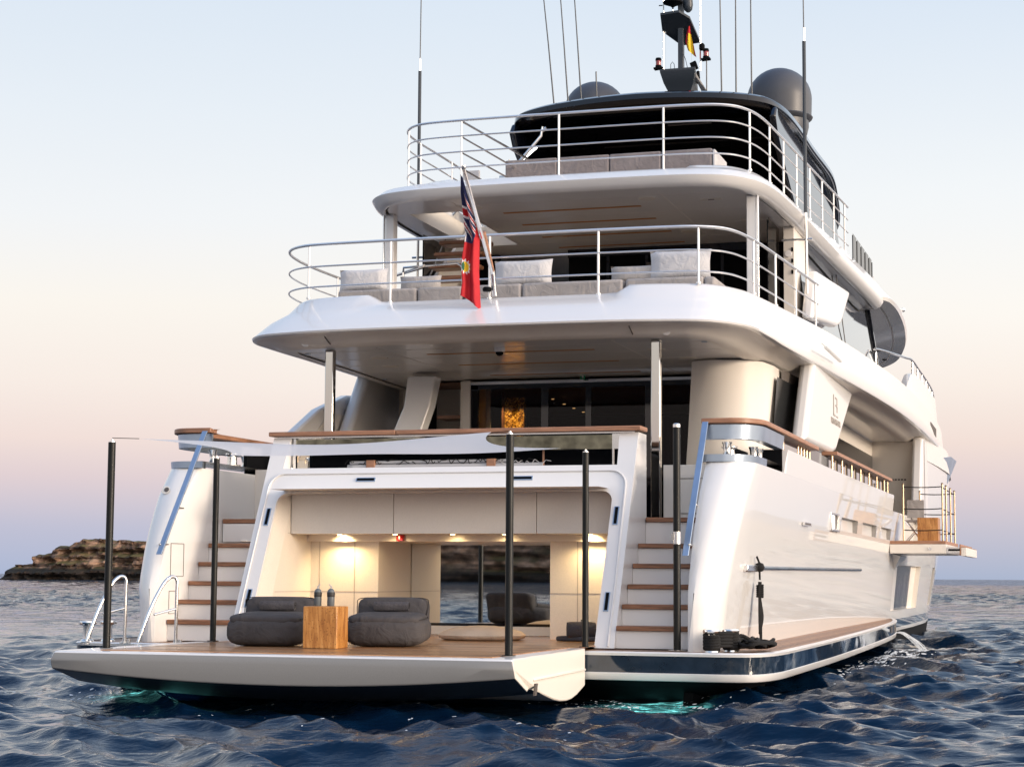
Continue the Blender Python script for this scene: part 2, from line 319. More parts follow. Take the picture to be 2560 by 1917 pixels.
for sgn in (1, -1):
    rows = []
    for z in zs:
        yf = yfin(z); row = [(2.85, 3.2), (2.85, yf+.6), (2.85, yf+.12), (2.87, yf+.03), (2.93, yf)]
        xo = hx(1.5, z)
        for k in range(9):
            a = math.pi/2*k/8; row.append((xo-.26+.26*math.sin(a), yf+.42-.42*math.cos(a)))
        ystart = yf+.42
        row += [(hx(y, z), y) for y in np.linspace(ystart, 2.0, 3)[1:-1]]
        row += [(hx(y, z), y) for y in ys[2:]]
        rows.append([(sgn*x, y, z) for x, y in row])
    off = len(rows[0]) - len(ys[2:])
    base = len(hb.v); n = len(rows[0])
    for r in rows: hb.v += r
    for j in range(len(zs)-1):
        zm = (zs[j]+zs[j+1])/2
        hb.m('black' if zm < 0.235 else 'hullwhite' if zm < 0.30 else 'navy' if zm < 0.46 else 'hullwhite')
        for k in range(n-1):
            ym = (rows[j][k][1]+rows[j][k+1][1])/2
            if k >= off and hole(ym, zm): continue
            hb.face((base+j*n+k, base+j*n+k+1, base+(j+1)*n+k+1, base+(j+1)*n+k))
    # fin top
    hb.m('white'); top = rows[-1][:off-0]
    hb.face([base+(len(zs)-1)*n+k for k in range(off+1)])
    # upper strake: bulwark from y=3.1 forward, up to deck edge beyond y=19.7
    ub = [3.1, 3.3, 4.5, 6, 8, 10, 12, 14, 15.4]
    for a, b in zip(ub[:-1], ub[1:]):
        hb.quad((sgn*hx(a, 2.38), a, 2.38), (sgn*hx(b, 2.38), b, 2.38), (sgn*hx(b, 2.65), b, 2.65), (sgn*hx(max(a, 3.25), 2.65), max(a, 3.25), 2.65))
        hb.quad((sgn*hx(a, 2.65), max(a, 3.25), 2.65), (sgn*hx(b, 2.65), b, 2.65), (sgn*(hx(b, 2.65)-.16), b, 2.65), (sgn*(hx(a, 2.65)-.16), max(a, 3.25), 2.65))
    for a, b in zip(ys, ys[1:]):
        if a >= 19.6:
            for z0, z1 in ((2.38, 3.0), (3.0, 3.55), (3.55, 4.05)):
                hb.quad((sgn*hx(a, z0), a, z0), (sgn*hx(b, z0), b, z0), (sgn*min(hx(b, z1), hx(b, 3.0)+.06), b, z1), (sgn*min(hx(a, z1), hx(a, 3.0)+.06), a, z1))
    hb.quad((sgn*hx(3.1, 2.38), 3.1, 2.38), (sgn*(hx(3.1, 2.38)-.16), 3.1, 2.38), (sgn*(hx(3.1, 2.65)-.16), 3.25, 2.65), (sgn*hx(3.1, 2.65), 3.25, 2.65))
hull = hb.build('hull', Y, smooth=35)
# ---- hull windows and mooring slots
for sgn in (1, -1):
    for a, b, c, d in HOLES:
        win = c < 1
        dp = 0.10 if win else 0.22
        w = MB().m('cream' if win else 'slotin')
        def hp(y, z, dd=0): return (sgn*(hx(y, z)-dd), y, z)
        seg = list(np.linspace(a, b, 5))
        for y0, y1 in zip(seg, seg[1:]):
            w.quad(hp(y0, c), hp(y1, c), hp(y1, c, dp), hp(y0, c, dp)); w.quad(hp(y0, d), hp(y1, d), hp(y1, d, dp), hp(y0, d, dp))
            if not win: w.quad(hp(y0, c, dp), hp(y1, c, dp), hp(y1, d, dp), hp(y0, d, dp))
        for y in (a, b): w.quad(hp(y, c), hp(y, d), hp(y, d, dp), hp(y, c, dp))
        if win:
            wo = w.build('hull_window', Y)
            L = b-a
            def strip(y0, y1, m, nm):
                q = MB().m(m)
                sg = list(np.linspace(y0, y1, 4))
                for p0, p1 in zip(sg, sg[1:]): q.quad(hp(p0, c, dp-.004), hp(p1, c, dp-.004), hp(p1, d, dp-.004), hp(p0, d, dp-.004))
                return q.build(nm, wo)
            if L > 3:
                strip(a, a+.55, 'winglass', 'pane'); strip(a+.55, a+1.5, 'white', 'frame'); strip(a+1.5, b-1.0, 'winglass', 'pane'); strip(b-1.0, b, 'cream', 'frame')
            else:
                strip(a, a+.5, 'winglass', 'pane'); strip(a+.5, a+1.0, 'white', 'frame'); strip(a+1.0, b, 'winglass', 'pane')
        else:
            w.m('black').quad(hp(a+.02, c+.01, dp-.004), hp(a+.5, c+.01, dp-.004), hp(a+.5, d-.01, dp-.004), hp(a+.02, d-.01, dp-.004)); w.build('mooring_slot', Y)
# steel roller in the aftmost slot and small vents
f = MB().m('steel'); f.box(hx(7.6,2)-.02, hx(7.6,2)+.02, 7.52, 7.6, 1.84, 2.09).box(hx(7.6,2)-.02, hx(7.6,2)+.02, 8.3, 8.38, 1.84, 2.09).box(hx(7.6,2)-.02, hx(7.6,2)+.02, 7.6, 8.3, 2.06, 2.09).box(hx(7.6,2)-.02, hx(7.6,2)+.02, 7.6, 8.3, 1.84, 1.87)
f.tube([(3.2, 7.95, 1.84), (3.2, 7.95, 2.08)], .07, 12)
f.build('fairlead_frame', Y, bevel=.006)
v = MB().m('steel'); v.box(3.27, 3.30, 4.9, 5.45, 1.84, 1.88); v.m('seam').box(3.29, 3.303, 4.95, 5.4, 1.85, 1.87); v.build('hull_vent', Y)
# rub rail
rr = MB().m('railblue'); rr.tube([(hx(y, 1.3)+.02, y, 1.30+.003*y) for y in np.linspace(1.75, 11.4, 12)], .022, 8); rr.build('rub_rail', Y)
hk = MB().m('steel'); hk.box(3.22, 3.27, 1.12, 1.75, 1.265, 1.335); hk.build('rail_socket', Y, bevel=.01)
# hull panel seams (thin grooves)

# ---- side door folded out as a balcony at y 15.4-18.6
b = MB().m('cream').box(hx(15.4,1.7)+.012, 4.20, 15.4, 18.5, 1.64, 1.80)
balo = b.build('side_balcony', Y, bevel=.008)
q = MB().m('teakcap').box(hx(15.4,1.7)+.012, 4.19, 15.40, 18.5, 1.803, 1.86); q.build('teak_floor', balo, bevel=.004)
for yy in (15.40, 18.4): MB().m('steel').box(4.20, 4.42, yy, yy+.02, 1.645, 1.75).m('black').box(4.23, 4.43, yy-.008, yy-.002, 1.685, 1.72).build('hinge_arm', balo)
q = MB().m('cream').box(4.445, 4.53, 15.42, 18.5, 1.60, 1.745).m('teakcap').box(4.42, 4.443, 15.40, 18.5, 1.61, 1.80).box(4.445,4.53,15.42,18.5,1.747,1.755); q.build('balcony_step', balo, bevel=.003)
q = MB().m('steel').lathe((3.92, 15.398, 1.72), [(.03, 0), (.03, .015), (.012, .015), (.012, .006)], 16, (0,-1,0)); q.build('balcony_light', balo)
rl = MB().m('steel')
posts = [(3.47,15.46),(4.14,15.46),(4.14,16.3),(4.14,17.35),(4.14,18.4),(3.50,18.4)]
for x, y in posts:
    rl = MB().m('bronze').tube([(x, y, 1.862), (x, y, 2.84)], .016, 6).lathe((x, y, 2.84), [(.02, 0), (.02, .02), (.001, .03)], 8); rl.build('balcony_post', balo, smooth=40)
rp = MB().m('rope')
for z in (2.80, 2.42, 2.05):
    for (a, b_) in zip(posts, posts[1:]):
        A = Vector((*a, z)); B = Vector((*b_, z)); L = (B-A).length
        rp.tube([A.lerp(B, t) - Vector((0,0,.05*L*4*t*(1-t)*(.4 if L > .5 else 1))) for t in np.linspace(0, 1, 6)], .010, 5)
rp.build('balcony_rope', balo)
g = MB().m('white').quad((hx(16.6,1.64)-.0,15.9,1.64),(hx(16.6,1.64)+.0,17.3,1.64),(hx(16.6,1.5)+.16,17.1,1.60),(hx(16.6,1.5)+.16,15.95,1.60))
g.quad((hx(16,1.5)+.16,15.95,1.60),(hx(16,1.5)+.16,17.1,1.60),(hx(16,1.38)+.006,16.5,1.36),(hx(16,1.38)+.006,16.45,1.36)); g.quad((hx(16.6,1.64),15.9,1.64),(hx(16,1.5)+.16,15.95,1.60),(hx(16,1.38)+.006,16.45,1.36),(hx(16,1.38),16.44,1.36)); g.build('balcony_bracket', balo)
# ---- swim platform
def plat_ring(z, ins, x_in=2.0):
    half = [(0, -.40), (1.0, -.42), (2.0, -.44), (2.9, -.45), (3.35, -.44), (3.62, -.28), (3.74, .25), (3.76, 1.2), (3.75, 4.2), (3.68, 8), (3.60, 11), (3.50, 13.5), (3.36, 15.2), (3.15, 16.7), (3.0, 17.0)]
    return full_ring(half, lambda x, y: z, ins)
pb = MB().m('white').loft([plat_ring(PZ-.035, 0.012), plat_ring(PZ-.01, 0), plat_ring(PZ+.002, .02), plat_ring(PZ+.002, .075)])
pb.m('navy').loft([plat_ring(.30, .02), plat_ring(PZ-.035, .012)])
pb.m('white').loft([plat_ring(.225, .035), plat_ring(.235, .02), plat_ring(.295, .008), plat_ring(.30, .02)])
pb.m('black').loft([plat_ring(-.3, .85), plat_ring(0.0, .75), plat_ring(.13, .35), plat_ring(.225, .035)])
plato = pb.build('swim_platform', Y, smooth=50)
q = MB().m('teakx'); r = plat_ring(PZ-.006, .07); i = len(q.v); q.v += [tuple(p) for p in r]; q.face(range(len(r))); q.build('teak_deck', plato)
for yy in (12.5, 13.2):
    q = MB().m('seam')
    for k in range(6): q.obox((3.545-.03*(yy-12.5), yy, .44-.018*k), (.004, 0, 0), (0, .13, 0), (0, 0, .005))
    q.build('drain_vent', plato)
# folded down transom forming the bathing platform
F = MB().m('greyfascia'); NX = 17
prof = [(-3.10, .530), (-3.10, .50), None, (-2.86, None), (-2.58, .27), (-2.16, .18), (-1.72, .09), (-1.18, .08), (-.64, .13), (-.47, .16), (-.47, .53)]
rings = []
for k in range(NX):
    u = -1+2*k/(NX-1); xx = (2.06 if u > 0 else 2.20)*u; crown = (1-u*u)
    zl = .365-.105*crown
    rings.append([(xx, -3.02, .524), (xx, -3.09, .520), (xx, -3.10, .505), (xx*1.012, -3.12, .44), (xx*1.012, -3.09, zl), (xx*1.0, -2.66+.05*crown, zl-.13), (xx*.985, -2.5, zl-.16 if abs(u) < .93 else .25), (xx, -2.25, .20), (xx, -2.0, .15), (xx*.995, -1.78, .115), (xx*.99, -1.55, .09), (xx*.985, -1.3, .078), (xx*.98, -1.1, .082), (xx*.972, -.85, .105), (xx*.965, -.64, .14), (xx*.96, -.47, .17), (xx*.96, -.47, .524)])
n = len(rings[0])
i0 = len(F.v)
for r in rings: F.v += r
for k in range(NX-1):
    for j in range(n):
        j2 = (j+1) % n
        F.m('white' if j in (0, 1, n-1) else 'greyfascia' if j < 4 else 'darkfascia' if j < 7 else 'cream')
        if j == n-1: F.m('white')
        F.face((i0+k*n+j, i0+k*n+j2, i0+(k+1)*n+j2, i0+(k+1)*n+j))
F.m('cream'); F.face([i0+j for j in range(n)]); F.face([i0+(NX-1)*n+j for j in range(n)])
fold = F.build('folding_platform', Y, bevel=.012)
q = MB().m('teaky').box(-1.83, 1.83, -2.93, -.50, .522, .531)
q.m('seam').box(-1.83, 1.83, -2.66, -2.645, .531, .5325).box(-1.83, 1.83, -1.92, -1.90, .531, .5325).box(-1.83, 1.83, -.9, -.88, .531, .5325); q.build('teak_deck', fold)
q = MB().m('cream').prism([(1.35,-2.5,.315),(2.075,-2.5,.315),(2.0,-.52,.315),(1.35,-.52,.315)], (0,0,.02)); q.build('rub_strake', fold, bevel=.006)
q = MB().m('seam').obox((2.075, -2.47, .245), (.008,0,0), (0,.03,.0), (0,.02,.05)); q.build('notch', fold)
# ---- transom frame (raked white surround of the beach club) as one bevelled piece
def ry(z): return .20+(z-.5)*.482
fr = MB().m('white')
def rp2(x, z, off=0): return (x, ry(z)+off, z)
def arc(cx, cz, r, a0, a1, n=6): return [(cx+r*math.cos(math.radians(a0+(a1-a0)*k/n)), cz+r*math.sin(math.radians(a0+(a1-a0)*k/n))) for k in range(n+1)]
inner = [(-1.89, .5)] + arc(-1.77, 1.97, .12, 180, 90) + arc(1.77, 1.97, .12, 90, 0) + [(1.89, .5)]
outer = [(-2.09, .5)] + [(-2.09, 2.10), (-2.09, 2.36)] + [(-2.09+.02*k, 2.362) for k in range(0)] 
# build as strips: left post, right post, beam, corner fills
def slab(poly, th=.30, fo=0.0):
    a = [Vector(rp2(x, z, fo)) for x, z in poly]; fr.prism(a, (0, th, 0))
N = len(inner)
outer = [(-2.09, .5)] + [(-2.09, 2.1)]*1 + [(-2.09+0.0, 2.37)] 
lo = [(-2.09, .5), (-2.09, 1.0), (-2.09, 1.9), (-2.09, 2.1), (-2.09, 2.25), (-2.09, 2.37), (-1.9, 2.37), (-1.77, 2.37)]
ro_ = [(-x, z) for x, z in lo[::-1]]
outer = lo + ro_
inn = [(-1.89, .5), (-1.89, 1.0), (-1.89, 1.9)] + arc(-1.78, 1.98, .11, 170, 90, 4)
inn = inn + [(-x, z) for x, z in inn[::-1]]
for off_in, fo, mt in ((0, 0, 'white'),):
    i = len(fr.v)
    for (xo, zo), (xi, zi) in zip(outer, inn):
        fr.v += [rp2(xo, zo, fo), rp2(xi, zi, fo), rp2(xi, zi, fo+.55 if zi > 1.9 else .55), rp2(xo, zo, .55)]
    for k in range(len(outer)-1):
        for j in range(4):
            j2 = (j+1) % 4; fr.face((i+k*4+j, i+k*4+j2, i+(k+1)*4+j2, i+(k+1)*4+j))
for s in (-1, 1):   # posts above the beam and side cheeks
    a = [rp2(s*1.90, 2.37), rp2(s*2.09, 2.37), rp2(s*2.09, 2.72), rp2(s*1.885, 2.72)]
    fr.prism(a, (0, .22, 0))
    ch = [rp2(s*2.093, .5, .004), rp2(s*2.093, 2.72, .004), (s*2.093, 1.62, 2.717), (s*2.093, 1.62, .5)]
    fr.prism(ch, (-s*.012, 0, 0))
tf = fr.build('transom_frame', Y, bevel=.018, seg=3)
# raised lip around the frame
lp = MB().m('white')
path = [rp2(-2.03, .52, -.012), rp2(-2.03, 1.2, -.012)] + [rp2(x, z, -.012) for x, z in arc(-1.85, 2.14, .17, 180, 90, 6)] + [rp2(x, z, -.012) for x, z in arc(1.85, 2.14, .17, 90, 0, 6)] + [rp2(2.03, 1.2, -.012), rp2(2.03, .52, -.012)]
lp.tube(path, .010, 6); lp.build('frame_lip', tf, smooth=50)
def slot(x, z, dx, dz):
    q = MB().m('bluesteel'); c = Vector(rp2(x, z, -.006)); tz = Vector((0, .482, 1)).normalized(); nn = Vector((0, 1, -.482)).normalized()
    q.obox(c, (dx+.010, 0, 0), nn*.006, tz*(dz+.010)); q.m('black').obox(c-nn*.007, (dx, 0, 0), nn*.004, tz*dz)
    q.build('latch_slot', tf)
for s in (-1, 1): slot(s*1.955, 1.83, .016, .095); slot(s*1.965, .955, .016, .095); slot(s*.89, 2.235, .10, .013)
# balustrade above the beam: teak cap, mirror glass strip
q = MB().m('teakcap').box(-2.13, -.62, 1.20, 1.52, 2.735, 2.785).box(-.615, 2.13, 1.20, 1.52, 2.735, 2.785); q.build('cap_rail', Y, bevel=.01)
q = MB().m('steel').box(-2.05, 2.05, 1.27, 1.45, 2.715, 2.733); q.build('cap_rail_bracket', Y)
q = MB().m('olivemirror').box(-1.86, 1.80, 1.30, 1.315, 2.55, 2.70); q.m('steel').box(1.80, 1.88, 1.285, 1.33, 2.55, 2.71).box(-1.86, -1.83, 1.285, 1.33, 2.37, 2.71).box(1.80, 1.815, 1.29, 1.32, 2.37, 2.55); q.build('windbreak_glass', Y)
# ---- beach club room
R = MB().m('wallcream')
R.quad((-1.83, .50, .5), (-1.83, 1.75, .5), (-1.83, 1.75, 2.12), (-1.83, 1.25, 2.12)); R.quad((1.83, .50, .5), (1.83, 1.75, .5), (1.83, 1.75, 2.12), (1.83, 1.25, 2.12))
R.quad((-1.83, 1.75, .5), (-1.01, 1.75, .5), (-1.01, 1.75, 2.12), (-1.83, 1.75, 2.12)); R.quad((1.83, 1.75, .5), (.99, 1.75, .5), (.99, 1.75, 2.12), (1.83, 1.75, 2.12))
R.quad((-1.01, 1.75, .5), (-1.01, 2.86, .5), (-1.01, 2.86, 1.66), (-1.01, 1.75, 1.66)); R.quad((.99, 1.75, .5), (.99, 2.86, .5), (.99, 2.86, 1.66), (.99, 1.75, 1.66))
R.quad((-1.01, 1.6, 1.66), (.99, 1.6, 1.66), (.99, 2.86, 1.66), (-1.01, 2.86, 1.66)); R.quad((-1.83, .6, 2.12), (1.83, .6, 2.12), (1.83, 1.8, 2.12), (-1.83, 1.8, 2.12))
for s in (-1, 1): R.quad((s*1.889, ry(.5)+.04, .5), (s*1.83, .50, .5), (s*1.83, 1.25, 2.12), (s*1.889, ry(2.12)+.04, 2.12))
R.m('mark')
for x in (-1.72, -1.295, 1.30, ): R.box(x-.004, x+.004, 1.746, 1.749, .5, 1.60)
R.box(-1.72, -1.295, 1.746, 1.749, 1.596, 1.604); R.box(1.30, 1.75, 1.746, 1.749, 1.596, 1.604)
for a, b_ in ((-1.83, -1.01), (.99, 1.83)): R.box(a, b_, 1.746, 1.749, 1.018, 1.024)
R.box(-1.829, -1.826, .78, 1.75, 1.018, 1.024).box(-1.829, -1.826, 1.1, 1.75, 1.66, 1.665).box(-1.009, -1.006, 1.75, 2.82, 1.018, 1.024)
R.build('beach_club_wall', Y)
q = MB().m('boxgrey').box(-1.82, -.62, 1.17, 1.74, 1.655, 2.11).box(-.612, 1.0, 1.17, 1.74, 1.655, 2.11).box(1.008, 1.82, 1.17, 1.74, 1.655, 2.11); q.build('overhead_cabinet', Y)
q = MB().m('teaky').box(-1.9, 1.9, -.46, 2.86, .515, .526); q.build('beach_club_floor', Y)
q = MB().m('white').box(-1.0, .985, 2.70, 2.86, .527, .63); q.build('door_sill', Y, bevel=.004)
q = MB().m('mirror').box(-1.0, .985, 2.80, 2.85, .66, 1.60); q.m('blackgloss').box(-1.0, .985, 2.785, 2.86, .63, .66).m('steel').box(-1.0, .985, 2.79, 2.86, 1.60, 1.66); q.build('mirror_glass_door', Y)
q = MB().m('steel').box(1.335, 1.45, 1.72, 1.747, .70, .72).box(1.335, 1.43, 1.70, 1.722, .66, .675); q.m('black').box(1.34, 1.42, 1.735, 1.747, .725, .74); q.build('door_handle', Y)
q = MB().m('white').box(-1.32, -1.27, 1.735, 1.748, .68, .74); q.m('black').box(-1.31, -1.28, 1.73, 1.736, .70, .72); q.build('wall_socket', Y)
q = MB().m('redlens').lathe((-.70, 1.62, 1.655), [(.045, 0), (.05, -.02), (.05, -.07), (.02, -.08)], 14); q.build('alarm_bell', Y, smooth=40)
for x in (-1.38, -.72, -.05, .55, 1.50):
    q = MB().m('lampwarm').lathe((x, 1.50, 1.654), [(.026, 0), (.026, -.006), (.004, -.008)], 12); q.build('downlight', Y)
    L = bpy.data.lights.new('downlight_beam', 'SPOT'); L.energy = 36.0 if abs(x) > 1 else 9.0; L.color = (1, .70, .34); L.spot_size = math.radians(150); L.spot_blend = 1.0; L.shadow_soft_size = .035
    lo_ = bpy.data.objects.new('downlight_beam', L); COL.objects.link(lo_); lo_.location = (x, 1.50 if abs(x)<1 else 1.58, 1.64); lo_.rotation_euler = (math.radians(22), 0, 0); lo_.parent = Y
# ---- stairs both sides
TZ = [.72, .93, 1.13, 1.34, 1.55]; TY = [.25, .50, .73, .96, 1.20]
for s in (-1, 1):
    st = MB().m('white')
    pr = [(TY[0]+.03, .5)]
    for k in range(5):
        pr += [(TY[k]+.03, TZ[k]-.05), (TY[k+1]+.03 if k < 4 else 1.58, TZ[k]-.05)]
    pr += [(1.58, D1-.05), (2.4, D1-.05), (2.4, .5)]
    st.prism([(s*2.095, y, z) for y, z in pr], (s*.752, 0, 0))
    so_ = st.build('stern_stairs', Y)
    for k in range(5):
        q = MB().m('teaktread').box(s*2.10, s*2.84, TY[k], (TY[k+1]+.06 if k < 4 else 1.579), TZ[k]-.048, TZ[k]); q.build('stair_tread', so_, bevel=.006)
    q = MB().m('teaktread').box(s*2.10, s*2.84, 1.55, 1.75, D1-.048, D1+.002); q.build('stair_tread', so_, bevel=.006)
    if s < 0:
        q = MB().m('white').box(-2.83, -2.1, 1.545, 1.575, 1.57, 1.775); q.m('steel').box(-2.6, -2.45, 1.53, 1.543, 1.575, 1.59); q.build('locker_door', so_, bevel=.004)
        q = MB().m('seam'); 
        for (a, c, b_, d) in ((.32, 1.18, .62, 1.63), (.30, .78, .50, 1.12)):
            q.box(-2.847, -2.844, a, a+.005, c, d-.1); q.box(-2.847, -2.844, a, b_, d-.1, d-.094); q.box(-2.847, -2.844, a, b_, c, c+.005); q.box(-2.847, -2.844, b_, b_+.005, c, d-.1)
        q.build('locker_seam', so_)
# mooring shelf beside port stairs with winches
for s in (-1, 1):
    q = MB().m('cream').box(s*2.10, s*2.85, 2.42, 3.4, D1, 2.44); 
    q.m('seam').box(s*2.25, s*2.7, 2.413, 2.418, 2.285, 2.291).box(s*2.25, s*2.255, 2.413, 2.418, 1.9, 2.29).box(s*2.695, s*2.7, 2.413, 2.418, 1.9, 2.29).box(s*2.25, s*2.7, 2.413, 2.418, 1.9, 1.906); q.m('black').lathe((s*2.47, 2.415, 2.20), [(.02, 0), (.02, .008)], 10, (0,-1,0))
    q.build('mooring_locker', Y, bevel=.01)
# ---- quarter buttress fittings: steel bands, teak cap, slanting bar, bollards
def fin_path(s, z, inset=0, ylast=3.0, first=1.15):
    yf = first; xo = hx(1.5, z)-inset
    pts = [(2.80+inset*.3, yf+inset)]
    for k in range(7):
        a = math.pi/2*k/6; pts.append((xo-.30+.30*math.sin(a), yf+.45-.45*math.cos(a)+inset*(1-math.sin(a))))
    for y in np.linspace(yf+.7, ylast, 5): pts.append((hx(y, z)-inset, y))
    return [Vector((s*x, y, z)) for x, y in pts]
for s in (1, -1):
    for nm, z0, z1, m_, first, yl in (('steel_band', 2.625, 2.775, 'bluesteel', 1.15, 2.9), ('steel_sill', 2.38, 2.455, 'bluesteel', .93, 1.9)):
        q = MB().m(m_); a = fin_path(s, z0, 0, yl, first); b_ = fin_path(s, z1, 0, yl, first)
        c_ = fin_path(s, z1, .10, yl, first); d_ = fin_path(s, z0, .10, yl, first)
        for k in range(len(a)-1):
            q.quad(a[k], a[k+1], b_[k+1], b_[k]); q.quad(b_[k], b_[k+1], c_[k+1], c_[k]); q.quad(d_[k], d_[k+1], c_[k+1], c_[k]); q.quad(a[k], a[k+1], d_[k+1], d_[k])
        q.quad(a[0], b_[0], c_[0], d_[0]); q.quad(a[-1], b_[-1], c_[-1], d_[-1])
        if nm == 'steel_sill':
            q.m('steel'); e_ = fin_path(s, z1, 0, 3.1, first); q.face([len(q.v)+k for k in range(len(e_)+1)]); q.v += [tuple(p) for p in e_] + [(s*2.85, 3.1, z1)]
        q.build(nm, Y, smooth=40)
    q = MB().m('teakcap'); a = fin_path(s, 2.785, -.03, 5.6, 1.13); c_ = fin_path(s, 2.785, .24, 5.6, 1.13)
    A = [a, [p+Vector((0,0,.055)) for p in a], [p+Vector((0,0,.055)) for p in c_], c_]
    i = len(q.v); n = len(a)
    for k in range(n):
        for j in range(4): q.v.append(tuple(A[j][k]))
    for k in range(n-1):
        for j in range(4): j2 = (j+1) % 4; q.face((i+k*4+j, i+k*4+j2, i+(k+1)*4+j2, i+(k+1)*4+j))
    q.face([i+j for j in range(4)]); q.face([i+(n-1)*4+j for j in range(4)])
    q.build('bulwark_cap', Y, bevel=.01)
    q = MB().m('bluesteel')
    bar = [(2.845, 1.12, 2.80), (2.845, .78, 2.33), (2.845, .43, 1.86), (2.845, .10, 1.41)]
    w = Vector((.035, 0, 0))
    q.loft([[Vector((s*p[0], p[1]-.05, p[2]))+Vector((sx*.032, sy*.012, sy*.0)) for sx, sy in ((-1,-1),(1,-1),(1,1),(-1,1))] for p in bar], True, True, True)
    q.m('steel').tube([(s*2.86, .5, 1.92), (s*2.86, .62, 1.92)], .012, 6).tube([(s*2.87, .1, 1.52), (s*2.87, .3, 1.52)], .012, 6)
    q.build('grab_bar', Y, bevel=.004)
    for (x, y) in ((2.98, 1.55), (3.12, 2.35), (3.12, 2.7)):
        q = MB().m('steel').lathe((s*x, y, 2.455), [(.055, 0), (.05, .02), (.035, .06), (.04, .12), (.055, .165)], 16); q.build('mooring_fairlead', Y, smooth=30)
    for (x, y) in ((2.93, 1.95), (2.55, 2.7), (2.30, 2.85)):
        if s < 0 or x > 2.7: q = MB().m('steel').lathe((s*x, y, 2.457), [(.10, 0), (.10, .015), (.06, .02), (.055, .11), (.085, .13), (.085, .145), (.02, .15)], 18); q.build('mooring_capstan', Y, smooth=30)
    if s < 0:
        q = MB().m('cream').lathe((s*3.10, .655, 2.12), [(.05, 0), (.05, .006), (.04, .008)], 18, (0,-1,.52)); q.m('seam').lathe((s*3.085, .648, 2.125), [(.028, .0), (.028, .006)], 12, (0,-1,.52)); q.build('stern_light', Y, smooth=30)  # flat dark disc paints the shade of the recess hole
# black recess panel behind fairleads
for s in (1, -1):
    MB().m('black').box(s*2.86, s*2.90, 2.2, 3.25, 2.46, 2.62).build('fairlead_recess', Y); MB().m('black').box(s*3.0, s*(hx(3,2.5)-.03), 3.1, 3.12, 2.39, 2.64).build('fairlead_recess', Y)
# inner bulwark stanchions under cap, starboard and port side decks
for s in (1, -1):
    q = MB().m('bronze')
    for y in (3.4, 4.6, 4.85, 5.1, 5.35, 5.6): q.tube([(s*(hx(y,2.65)-.08), y, 2.65), (s*(hx(y,2.65)-.08), y, 2.79)], .014, 6)
    q.m('sideglass').box(s*3.27, s*3.275, 3.5, 4.5, 2.66, 2.78)
    q.m('teakcap').box(s*(hx(8,2.8)-.20), s*(hx(8,2.8)+.01), 7.6, 14.9, 2.865, 2.91)
    q.m('bronze')
    for y in (7.7, 8.8, 9.9, 11.0, 12.1, 13.2, 14.3, 14.85): q.tube([(s*(hx(y,2.65)-.06), y, 2.65), (s*(hx(y,2.65)-.06), y, 2.87)], .016, 6)
    q.m('sideglass').box(s*(hx(9,2.7)-.11), s*(hx(9,2.7)-.10), 7.7, 14.8, 2.66, 2.86)
    q.build('side_deck_rail', Y)
# ---- main deck
q = MB().m('cream').box(-3.2, 3.2, 1.62, 39, D1-.25, D1-.052) if False else MB().m('cream').box(-2.82, 2.82, 2.42, 30, D1-.25, D1-.002).box(-2.08, 2.08, 1.64, 2.42, D1-.25, D1-.002)
q.build('main_deck', Y)
q = MB().m('teakdeck').box(-2.82, 2.82, 2.425, 19.5, D1, D1+.012).box(-2.07, 2.07, 1.7, 2.42, D1, D1+.012); q.build('main_deck_teak', Y)
for s in (1, -1):
    q = MB().m('cream').quad((s*2.82, 3.3, D1), (s*3.2, 3.3, D1), (s*3.25, 19.5, D1), (s*2.82, 19.5, D1)); q.m('white').quad((s*3.16, 3.3, D1), (s*3.16, 3.3, 2.648), (s*3.18, 15.4, 2.648), (s*3.18, 15.4, D1)); q.build('side_deck', Y)
q = MB().m('black').box(-1.85, 1.85, 1.66, 2.3, D1+.02, 2.62); q; q.build('aft_sofa', Y, bevel=.05)
# saloon doors and house
q = MB().m('cream')
q.box(-1.56, -1.46, 6.28, 6.42, D1, 3.86); q.build('door_jamb', Y)
H = MB().m('cream')
HW = 2.35
# stbd column (rounded corner of house) and port panels
ringc = lambda z, y0: [Vector(p) for p in ((1.90, 6.45, z), (1.88, 5.4, z), (1.86+(z-2.8)*.08, y0, z), (2.2, y0-.12, z), (2.55, y0-.02, z), (2.78, y0+.25, z), (2.84, y0+.75, z), (2.84, 7.2, z), (2.4, 8.2, z), (2.0, 8.0, z))]
H.loft([ringc(D1, 4.9), ringc(2.9, 4.85), ringc(3.86, 4.75)])
hs = H.build('saloon_bulkhead', Y, smooth=60)
q = MB().m('wallcream').box(-2.86, -1.5, 7.3, 7.35, D1, 3.86).box(-1.62, -1.56, 6.35, 7.3, D1, 3.86); q.build('stairwell_wall', Y)
for k in range(6):
    q = MB().m('teaktread').box(-1.95+.05*k-.35, -1.58, 5.7+.18*k, 6.1+.18*k, 2.32+.21*k, 2.37+.21*k); q.build('side_stair_tread', Y, bevel=.005)
q = MB().m('white')
a = [at_y(880, 812, 5.2), at_y(940, 812, 5.2), at_y(905, 940, 5.0), at_y(845, 940, 5.0)]
q.loft([[a[0], a[1], a[1]+Vector((0,.25,0)), a[0]+Vector((0,.25,0))], [a[0].lerp(a[3], .5)+Vector((.06,0,0)), a[1].lerp(a[2], .5)+Vector((.03,0,0)), a[1].lerp(a[2], .5)+Vector((.03,.25,0)), a[0].lerp(a[3], .5)+Vector((.06,.25,0))], [a[3], a[2], a[2]+Vector((0,.25,0)), a[3]+Vector((0,.25,0))], [a[3]-Vector((.1,0,1.0)), a[2]-Vector((.1,0,1.0)), a[2]+Vector((-.1,.25,-1.0)), a[3]+Vector((-.1,.25,-1.0))]], True, True, True)
q.build('curved_pillar', Y, bevel=.02)
